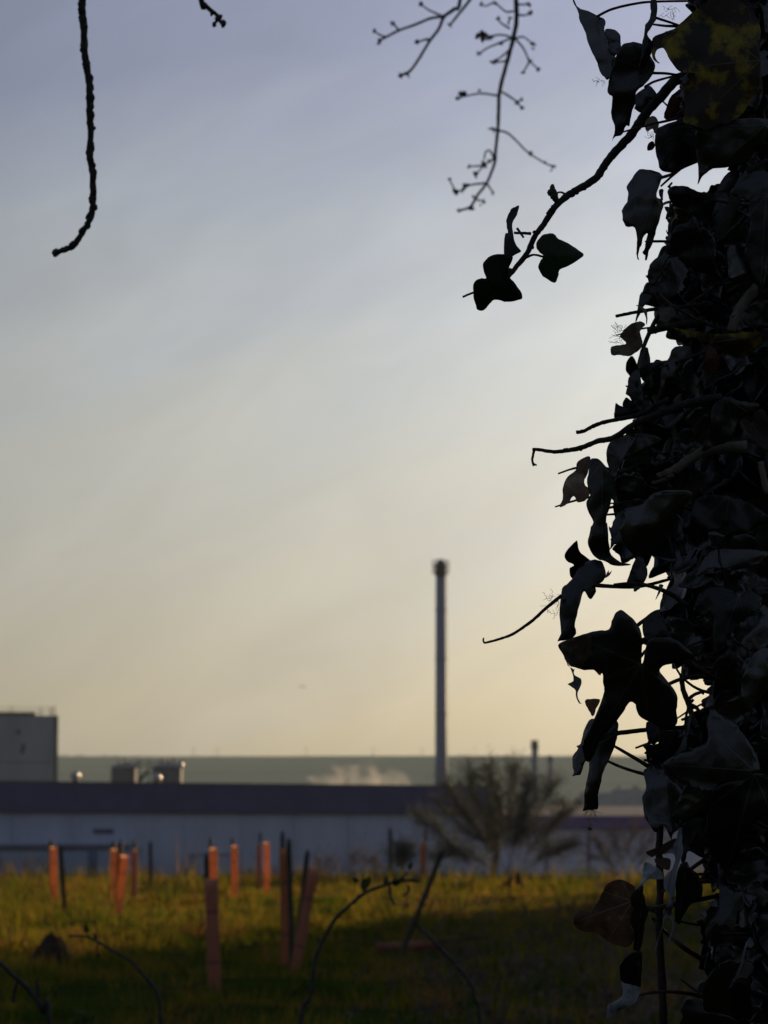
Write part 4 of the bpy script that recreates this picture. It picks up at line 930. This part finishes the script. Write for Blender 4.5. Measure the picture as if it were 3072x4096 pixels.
leaf('4', '740,330 760,270 790,210 830,220 860,330 820,400 795,435 770,440 765,390 720,375', 3); leaf('4', '965,400 950,430 912,500 930,440 940,395', 2)
leaf('4', '265,800 300,775 400,735 480,712 530,700 600,695 620,640 645,590 670,567 700,570 760,620 800,670 822,740 825,800 820,915 835,890 850,800 890,755 960,745 1020,748 1090,790 1160,850 1160,880 1070,910 980,930 940,960 970,1010 1030,1080 1060,1150 1050,1230 1060,1300 1030,1340 960,1350 880,1310 800,1260 780,1190 740,1175 5: 600,260 550,330 480,410 420,470 400,520 380,580 340,640 310,620 295,550 300,480 340,400 400,270 450,120 445,60 4: 560,990 500,960 440,965 380,945 340,930 300,860', 0, base=('4', (815, 925)), tip=('5', (320, 600)), fold=.12, curl=.1, lab='large three lobed ivy leaf with pale veins, brown at one lobe', wave=.08)
leaf('4', '285,790 400,742 475,720 490,780 490,850 555,920 545,1000 500,957 440,963 380,943 340,925 305,860', -.6, 'brown', wave=.03, fold=.05)
leaf('4', '830,640 860,600 930,560 950,600 1000,700 1010,740 890,755 860,780 835,740 825,690', 2)
leaf('4', '310,880 330,930 370,960 380,950 375,990 415,1020 418,1060 400,1100 395,1140 410,1170 425,1190 400,1175 385,1140 382,1100 350,1070 332,1055 365,1035 360,980', 1, 'silver')
leaf('4', '445,1165 480,1155 545,1158 520,1220 495,1270 470,1230 450,1200', 3, 'brown')
leaf('5', '370,320 440,330 545,330 550,440 530,520 490,620 450,700 430,780 410,860 405,900 405,975 390,990 340,995 295,1005 305,960 305,880 320,800 340,700 340,635 320,625 290,690 275,735 250,742 217,745 230,720 217,660 225,590 260,545 245,525 280,505 300,420 330,350', 2, base=('5', (545, 430)), tip=('5', (340, 1000)), roll=.4, pet=('5', '535,430 640,418 770,403 870,395 1180,378 1300,365', 20), lab='long rolled dark leaf hanging against the far hills')
leaf('5', '760,355 800,345 860,360 860,430 840,500 800,510 770,470', 4); leaf('5', '740,515 850,505 860,420 930,410 1000,400 990,500 960,590 890,630 830,665 810,640 770,570', 3, base=('5', (990, 410)))
leaf('5', '890,640 960,595 1060,560 1180,510 1210,480 1215,400 1200,330 1230,280 1260,250 1300,290 1400,330 1450,400 1560,560 1600,700 1555,712 1500,760 1330,800 1220,890 1180,870 1100,830 1000,790 930,740 890,690', 0, base=('5', (1555, 710)), tip=('5', (890, 660)), lab='big leaf pointing left with a fine pale midrib', fold=.1)
leaf('5', '1555,720 1659,750 1720,860 1700,1010 1600,1060 1540,1110 1500,1180 6: 1500,100 1470,160 1430,240 1400,300 1360,350 1370,420 1440,430 1400,455 1345,430 1320,370 1330,310 1270,260 1230,200 1205,100 5: 1205,1150 1215,1000 1225,880 1330,800 1480,770', 1, base=('5', (1555, 725)), tip=('6', (1340, 400)), lab='large bluish leaf hanging down with a clear pale midrib', fold=.1)
leaf('5', '970,590 1000,540 1040,450 1060,340 1085,285 1095,300 1080,400 1060,480 1050,550', 0, 'silver', lab='pale silvery rolled leaf edge')
leaf('5', '745,700 830,665 890,690 930,760 1000,800 1030,830 985,990 970,1060 1010,1120 960,1170 945,1215 920,1160 890,1110 860,1140 825,1160 790,1110 750,1050 740,970 730,900 760,840 755,780', 2, base=('5', (900, 690)))
leaf('5', '1050,815 1120,830 1220,900 1220,970 1170,1000 1080,1050 970,1060 985,970 1010,890', 1.3, base=('5', (1200, 890)))
leaf('5', '1030,1100 1100,1060 1180,1060 1190,1150 1200,1260 6: 1200,100 1190,180 1185,240 1130,220 1070,195 1050,270 1020,280 1020,180 1025,90', 3)
# -- lower
leaf('6', '1000,30 1020,20 1025,120 1030,200 1000,290 980,400 975,500 960,580 950,660 970,690 960,780 930,870 918,880 925,840 950,770 945,700 900,690 880,760 850,850 830,945 825,910 870,770 895,640 930,540 915,500 890,450 900,380 955,320 975,250 960,210 895,215 940,180 980,120 990,60', 0, 'silver', base=('6', (1010, 30)), lab='twisted silvery dead leaf', wave=.14)
leaf('6', '755,205 800,180 850,165 900,130 980,95 990,120 950,180 890,215 830,225 800,238', 1, 'brown'); leaf('6', '820,250 900,240 940,260 930,330 880,320 840,290', 2, 'brown')
leaf('6', '750,278 790,285 850,320 885,360 885,400 830,400 780,400 735,440 710,445 730,400 740,320', 1, 'silver')
leaf('6', '735,440 700,460 650,510 645,560 665,630 640,700 660,760 670,850 665,910 690,930 715,925 740,820 750,720 775,640 755,560 740,500', 1, base=('6', (740, 450)), pet=('6', '765,620 900,600 1100,560 1300,520 1400,490', 22))
leaf('6', '630,960 690,930 720,930 730,1000 720,1120 715,1200 660,1180 590,1165 575,1150 565,1050 590,1000', 1, 'ivy', base=('6', (700, 930)), tilt=(.4, .2))
leaf('6', '575,1150 600,1165 660,1180 715,1200 715,1235 680,1310 620,1340 560,1370 510,1410 480,1430 468,1420 475,1330 510,1310 580,1270 590,1220', 1, 'silver', base=('6', (660, 1170)), lab='pale lilac grey curled leaf tip')
leaf('6', '355,645 400,570 440,490 480,430 550,403 610,415 680,465 650,520 655,600 665,640 640,700 655,770 670,840 630,900 540,885 460,850 400,800 330,790 260,770 222,720 235,670 290,630 330,640', 2, 'brown', base=('6', (660, 560)), lab='big curled withered brown leaf at the lower left of the ivy', wave=.34, fold=.4)
leaf('6', '1060,270 1080,310 1130,350 1160,400 1180,480 1160,540 1100,570 1030,680 1000,730 980,700 970,600 980,500 980,400 1010,290', 3, pet=('6', '1130,365 1300,355', 12))
leaf('6', '1300,540 1310,430 1400,480 1470,490 1480,600 1430,680 1400,800 1370,760 1280,750 1240,790 1215,900 1200,840 1195,780 1250,690 1280,640', 2, pet=('6', '1160,412 1310,385', 12))
leaf('6', '1270,960 1300,880 1380,868 1410,930 1410,990 1330,1010 1270,1040', 3)
leaf('6', '1240,1080 1330,1010 1380,990 1450,1010 1480,990 1480,1040 1440,1120 1370,1200 1400,1290 1370,1380 1300,1370 1200,1380 1180,1300 1185,1180', 1, base=('6', (1480, 1000)), tip=('6', (1220, 1370)), wave=.12)
leaf('6', '1500,860 1530,830 1555,880 1530,910 1505,900 1490,950 1470,1050 1430,1130 1370,1200 1400,1140 1440,1060 1470,960', 0, 'silver')
leaf('6', '1015,1360 1050,1290 1100,1280 1170,1285 1190,1370 1300,1390 1400,1420 1420,1500 1030,1500 1030,1410', 2); leaf('6', '1350,1250 1400,1180 1480,1150 1530,1230 1530,1390 1450,1420 1370,1370', 2)
# -- inner leaves
leaf('2', '1430,0 1660,-20 1700,300 1660,400 1600,250 1500,220 1440,190 1350,155 1390,70', 1, base=('2', (1640, 60)), fold=.1)
leaf('2', '1500,240 1530,200 1659,150 1700,400 1659,700 1640,850 1610,1000 1585,1000 1560,880 1500,740 1470,680 1470,600 1510,400', 0, base=('2', (1640, 180)), tip=('2', (1595, 1000)), fold=.12)
leaf('2', '1370,170 1440,200 1400,300 1340,420 1280,500 1215,480 1270,370 1320,260', 2, 'papery'); leaf('2', '1440,1180 1530,1060 1659,1040 1700,1150 1659,1250 1500,1260', 1)
leaf('2', '1180,1400 1250,1500 1250,1590 1180,1650 1130,1590 1140,1480', 1, 'rust', lab='small dull red leaf deep in the ivy')
leaf('2', '850,1260 1000,1290 1300,1320 1500,1300 1659,1330 1530,1470 1400,1520 1250,1450 1180,1400 1050,1350', 1.6, 'yellow', base=('2', (1180, 1390)))
leaf('3', '1280,400 1330,330 1400,310 1480,340 1590,350 1590,400 1500,440 1440,520 1400,600 1300,640 1220,665 1280,500', 1, base=('3', (1380, 320)))
leaf('3', '1140,1220 1170,1010 1300,960 1500,1000 1659,1100 1659,1130 1540,1200 1420,1230 1380,1150 1350,1190 1250,1210', 1.5, base=('3', (1400, 970)), fold=.1)
leaf('4', '1175,550 1200,460 1280,410 1380,410 1440,440 1465,480 1530,430 1620,490 1600,560 1500,620 1430,690 1380,770 1305,880 1295,700 1295,600 1220,610', 1, base=('4', (1465, 480)), tip=('4', (1305, 880)), lab='three lobed ivy leaf facing the camera deep in the shade')
leaf('4', '1420,740 1430,680 1530,600 1620,530 1659,560 1700,700 1659,800 1560,840 1480,800', 1.8); leaf('4', '1300,920 1380,830 1440,780 1450,870 1430,930 1320,950', 2)
leaf('4', '1480,1050 1520,940 1580,840 1659,820 1700,950 1659,1100 1580,1180 1530,1240 1490,1150', .8, base=('4', (1640, 900)), tip=('4', (1530, 1240)))
leaf('4', '1195,300 1250,200 1320,160 1500,160 1659,180 1600,260 1490,290 1380,300 1270,290 1200,345', 1.6, base=('4', (1640, 190)))
# -- the leaves on the long twig
leaf('7', '785,700 750,670 738,630 755,590 790,560 850,555 890,590 950,620 1020,665 1052,692 1030,720 960,765 895,795 885,840 860,880 820,865 770,820 752,770 770,730', 0, 'ivy_young', base=('7', (785, 702)), tip=('7', (1052, 692)), fold=.1, wave=.02, lab='heart shaped ivy leaf on the long twig')
leaf('7', '405,850 390,810 383,760 410,720 460,695 530,690 580,700 580,730 555,790 560,840 600,890 640,950 642,985 600,1000 540,1008 500,998 460,995 430,1020 400,1055 372,1068 345,1050 325,990 322,940 325,880 360,852', 0, 'ivy_young', base=('7', (405, 850)), tip=('7', (630, 985)), fold=.1, wave=.02, lab='lobed ivy leaf at the tip of the long twig')
leaf('7', '520,680 530,560 550,550 540,500 540,460 560,410 600,375 625,372 610,430 580,490 585,540 600,620 640,670 600,695 570,710 540,720', -1, 'silver', fold=.3)

# -- stems and twigs of the ivy
def ivy_twig(c, txt, wd, Y, mat='bark', name='twig', Y1=None, kn=10, lab=None):
    b = MB(); pts = strand(b, c, txt, wd, Y, 9, 6, .12, Y1=Y1); ws = wd if hasattr(wd, '__len__') else (wd, wd)
    knobs(b, pts, (ws[0] + ws[1]) / 4 * Y / F, kn, .7); return b.build(name, M[mat], ivy, lab)
lt = ivy_twig('1', '1120,520 1000,610 880,680 780,790 680,900 600,1010 520,1120 420,1230 340,1320 280,1410 230,1480 100,1560 0,1620 7: 870,370 790,490 730,570 680,680 610,770 558,835', (46, 18), 2.36, Y1=2.25, kn=34, lab='long twig reaching out left and down with leaves at its tip')
b = MB()
strand(b, '7', '785,708 720,695 670,715', (9, 11), 2.256, 7, 4); b.build('petiole', M['stem'], lt)
for s_, wd in (('590,550 650,552 705,555', (11, 13)), ('610,518 630,545 655,582', (11, 9)), ('325,945 285,960 250,975', (10, 9)), ('870,285 900,280 930,292', (7, 10))): b = MB(); strand(b, '7', s_, wd, 2.256, 7, 4); b.build('spur', M['stem'], lt)
b = MB()
for q, r in (((845, 248), 11), ((848, 275), 16), ((858, 305), 17), ((872, 330), 12), ((828, 282), 11)): b.ball(at(*cv('7', q), 2.26), r * 2.26 / F, 8, 6, (1, .8, 1.2), .15)
b.build('bud', M['bud'], lt)
ivy_twig('2', '395,1172 500,1150 610,1130 750,1110 900,1100 1100,1070', (13, 17), 2.30)
ivy_twig('2', '660,1300 850,1260 1000,1235 1130,1210', (24, 40), 2.30)
ivy_twig('3', '385,545 430,540 500,505 570,480 690,455 800,430 900,375 1000,325', (14, 20), 2.28, kn=14, lab='shorter of the two bare twigs pointing left')
bt = ivy_twig('3', '95,660 130,660 240,675 340,665 430,645 530,605 640,580 760,500 870,450 1000,400 1130,350 1350,310', (12, 34), 2.27, kn=26, lab='longer bare twig with a hooked tip pointing left')
b = MB(); strand(b, '3', '108,658 100,700 95,730 105,770', (11, 9), 2.27, 7, 4); strand(b, '3', '103,755 125,765', (8, 6), 2.27, 6, 3); b.build('spur', M['bark'], bt)
ivy_twig('3', '830,292 890,275 940,255', (9, 11), 2.31, kn=2); ivy_twig('3', '970,185 985,245 1020,295', (10, 10), 2.31, kn=2)
ivy_twig('3', '1170,90 1190,250 1210,420 1215,560 1205,680', (52, 60), 2.36, 'palebark', 'stem', kn=8)
ivy_twig('3', '925,840 1000,810 1060,780 1150,720 1290,660 1520,640', (26, 50), 2.30, 'palebark', 'stem', kn=8, lab='thick pale cut stem low in the middle of the ivy')
ivy_twig('3', '885,885 960,865 1030,830', (14, 20), 2.31, 'palebark', 'stem', kn=3); ivy_twig('3', '1030,480 1040,570 1090,640 1200,680', (22, 28), 2.33, 'palebark', 'stem', kn=4)
ivy_twig('2', '1570,930 1450,1070 1390,1180 1350,1300', (45, 36), 2.30, 'palebark', 'stem', kn=6); ivy_twig('3', '1610,740 1630,850 1659,950', (24, 28), 2.29, 'palebark', 'stem', kn=3)
tw4 = ivy_twig('4', '290,468 200,540 100,630 0,703 -60,735 -150,765 -225,783', (15, 9), 2.27, kn=14, lab='thin bare twig sloping down left below the rolled leaf')
b = MB(); strand(b, '4', '-224,783 -231,765 -228,748', (9, 6), 2.27, 6, 3); b.build('spur', M['bark'], tw4)
ivy_twig('4', '1085,1000 1095,1090 1130,1180 1150,1250 1180,1330', (20, 24), 2.30, 'stem', 'stem', kn=4); ivy_twig('4', '1130,1180 1150,1140 1210,1110 1235,1120', (16, 12), 2.30, 'stem', kn=2); ivy_twig('4', '1140,1190 1180,1210 1215,1250', (16, 14), 2.30, 'stem', kn=2)
ivy_twig('5', '1060,470 1050,350 1075,230 1110,180', (9, 12), 2.31, 'stem', kn=2)
ivy_twig('5', '870,1060 865,1140 855,1290 6: 860,300 865,500 855,700 862,900 880,1200 885,1467 890,1700', (27, 34), 2.345, 'stem', 'stem', kn=18, lab='straight reddish brown ivy stem rising at the lower edge of the ivy')
# fibres of skeletal leaves
def net(c, box, n, name='leaf_skeleton', Y=2.28, w_=1.6, drift=(0, 0)):
    b = MB(); x0, y0, x1, y1 = box
    for _ in range(n):
        x, y = rnd.uniform(x0, x1), rnd.uniform(y0, y1); a = rnd.uniform(0, 6.28); P = []
        for k in range(5): P.append(at(*cv(c, (x, y)), Y + rnd.uniform(-.003, .003))); a += rnd.gauss(0, .7); x += math.cos(a) * 12 + drift[0]; y += math.sin(a) * 12 + drift[1]
        b.tube(P, w_ / 2 * Y / F, 3, 2, cap=False)
    return b.build(name, M['thread'], ivy)
net('4', (190, 440, 285, 600), 22); net('2', (385, 1240, 470, 1420), 30, drift=(-6, -2)); net('1', (760, 60, 900, 130), 20); net('1', (670, 1085, 710, 1150), 10); net('1', (230, 670, 330, 690), 10, drift=(-8, 2)); net('1', (330, 300, 370, 470), 12)
net('5', (310, 995, 395, 1030), 22, drift=(0, 4)); net('5', (320, 1040, 375, 1120), 14, w_=1.0, drift=(0, 6)); MB().ball(at(*cv('5', (345, 1132)), 2.28), 9 * 2.28 / F, 8, 6, (1.3, 1, .8), .25).build('hanging_seed', M['brown'], ivy)

# -- the mass of inner leaves against the trunk
SH = [[(0, 0), (.12, .14), (.32, .16), (.44, .02), (.42, -.12), (.64, -.26), (.40, -.40), (.30, -.60), (.13, -.86), (0, -1.0)],
      [(0, 0), (.15, .13), (.36, .10), (.47, -.1), (.42, -.38), (.24, -.7), (0, -1.0)],
      [(0, 0), (.10, .10), (.30, .08), (.52, -.10), (.62, -.24), (.40, -.40), (.34, -.58), (.16, -.84), (0, -1.08)],
      [(0, 0), (.10, .12), (.26, .16), (.36, .02), (.36, -.2), (.30, -.5), (.16, -.8), (0, -1.05)]]
protos = []
for s_ in SH:
    pl = s_ + [(-x, y) for x, y in s_[::-1] if x > 0]; pl = [(v.x, v.y) for v in catmull([(x, y, 0) for x, y in pl], 3, True)]; v, f, _ = tri_leaf(pl, 6)
    protos.append((np.array([(p.x, p.y) for p in v]), np.array([q for q in f if len(q) == 3], dtype=np.int32)))
XB = [(-600, 2790), (0, 2790), (450, 2790), (560, 2850), (680, 2960), (800, 2960), (860, 2800), (950, 2740), (1300, 2720), (1400, 2740), (1500, 2730), (1700, 2700), (1900, 2680), (2050, 2590), (2250, 2590), (2350, 2680), (2600, 2690), (2680, 2830), (2930, 2840), (3000, 2720), (3300, 2740), (3500, 2860), (4096, 2900), (4700, 2900)]
def xb(y):
    for (a, p), (b_, q) in zip(XB, XB[1:]):
        if a <= y <= b_: return p + (q - p) * (y - a) / (b_ - a)
    return 2900
def filler(n, name, mat, y0, y1, seed, size, dep, margin, span):
    rr = random.Random(seed); V, T, U = [], [], []; base = 0; o0 = np.array(origin_of(ivy))
    for _ in range(n):
        pv2, tf = protos[rr.randrange(4)]; s = rr.uniform(*size); sy = rr.uniform(y0, y1); spx = s * F / 2.4
        sx = xb(sy) + margin * spx + rr.random() ** 1.2 * span; D = rr.uniform(*dep)
        ang = rr.gauss(-.35, .55); fa, fb = rr.gauss(0, .45), rr.gauss(-.2, .4)
        r_ = Vector((math.cos(ang), 0, math.sin(ang))); u_ = Vector((-math.sin(ang), 0, math.cos(ang))); q = Matrix.Rotation(fa, 3, 'Z') @ Matrix.Rotation(fb, 3, 'X')
        r_ = q @ r_; u_ = q @ u_; n_ = r_.cross(u_); x, y = pv2[:, 0], pv2[:, 1]; c1, c2, c3 = rr.uniform(.1, .45), rr.uniform(-.1, .5), rr.uniform(0, 6)
        d = c1 * np.abs(x) + c2 * (y + .4) ** 2 + .05 * np.sin(x * 7 + c3) * np.cos(y * 6 + c3)
        p = np.array(at(sx, sy, D))[None, :] + s * (x[:, None] * np.array(r_) + (y[:, None] + .45) * np.array(u_) + d[:, None] * np.array(n_))
        V.append(p - o0); T.append(tf + base); base += len(p); U.append(np.stack([x, -y], 1))
    V, T, U = np.concatenate(V), np.concatenate(T), np.concatenate(U); me = bpy.data.meshes.new(name); nv, nf = len(V), len(T)
    me.vertices.add(nv); me.vertices.foreach_set('co', V.astype(np.float32).ravel()); me.loops.add(nf * 3); me.loops.foreach_set('vertex_index', T.astype(np.int32).ravel())
    me.polygons.add(nf); me.polygons.foreach_set('loop_start', np.arange(0, nf * 3, 3, dtype=np.int32)); me.update(calc_edges=True)
    ul = me.uv_layers.new(name='UVMap'); ul.data.foreach_set('uv', U[T.ravel()].astype(np.float32).ravel()); me.polygons.foreach_set('use_smooth', [True] * nf)
    o = link(name, me, mat, ivy); m_ = o.modifiers.new('thickness', 'SOLIDIFY'); m_.thickness = .0004; o['kind'] = 'stuff'; return o
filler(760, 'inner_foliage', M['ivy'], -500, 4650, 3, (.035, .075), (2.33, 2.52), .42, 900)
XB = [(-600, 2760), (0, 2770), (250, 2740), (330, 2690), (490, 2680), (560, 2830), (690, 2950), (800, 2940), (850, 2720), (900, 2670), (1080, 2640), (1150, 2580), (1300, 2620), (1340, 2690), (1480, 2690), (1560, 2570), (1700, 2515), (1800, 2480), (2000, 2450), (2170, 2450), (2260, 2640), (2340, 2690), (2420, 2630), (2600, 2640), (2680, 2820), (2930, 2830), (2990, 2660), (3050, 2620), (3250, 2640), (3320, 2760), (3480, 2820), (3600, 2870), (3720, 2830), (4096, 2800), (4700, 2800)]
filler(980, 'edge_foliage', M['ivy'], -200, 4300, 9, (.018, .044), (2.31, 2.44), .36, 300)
filler(70, 'withered_foliage', M['brown'], -400, 4600, 5, (.018, .04), (2.31, 2.46), .4, 500)

def stalks():
    b = MB(); rr = random.Random(21)
    for _ in range(95):
        sy = rr.uniform(-100, 4100); x = xb(sy) + rr.uniform(60, 420); y = sy; a = math.pi + rr.gauss(.1, .5); P = []; st_ = rr.uniform(45, 85); bend = rr.gauss(0, .16); D = rr.uniform(2.30, 2.40)
        for k in range(6): P.append(at(x, y, D - .012 * k * rr.random())); x += math.cos(a) * st_; y += math.sin(a) * st_ * -1; a += bend
        w_ = rr.uniform(5, 11) * D / F; b.tube(P, [w_, w_ * .95, w_ * .9, w_ * .8, w_ * .7, w_ * .5], 6, 3, .08)
    o = b.build('leaf_stalks', M['stem'], ivy); o['kind'] = 'stuff'
stalks()
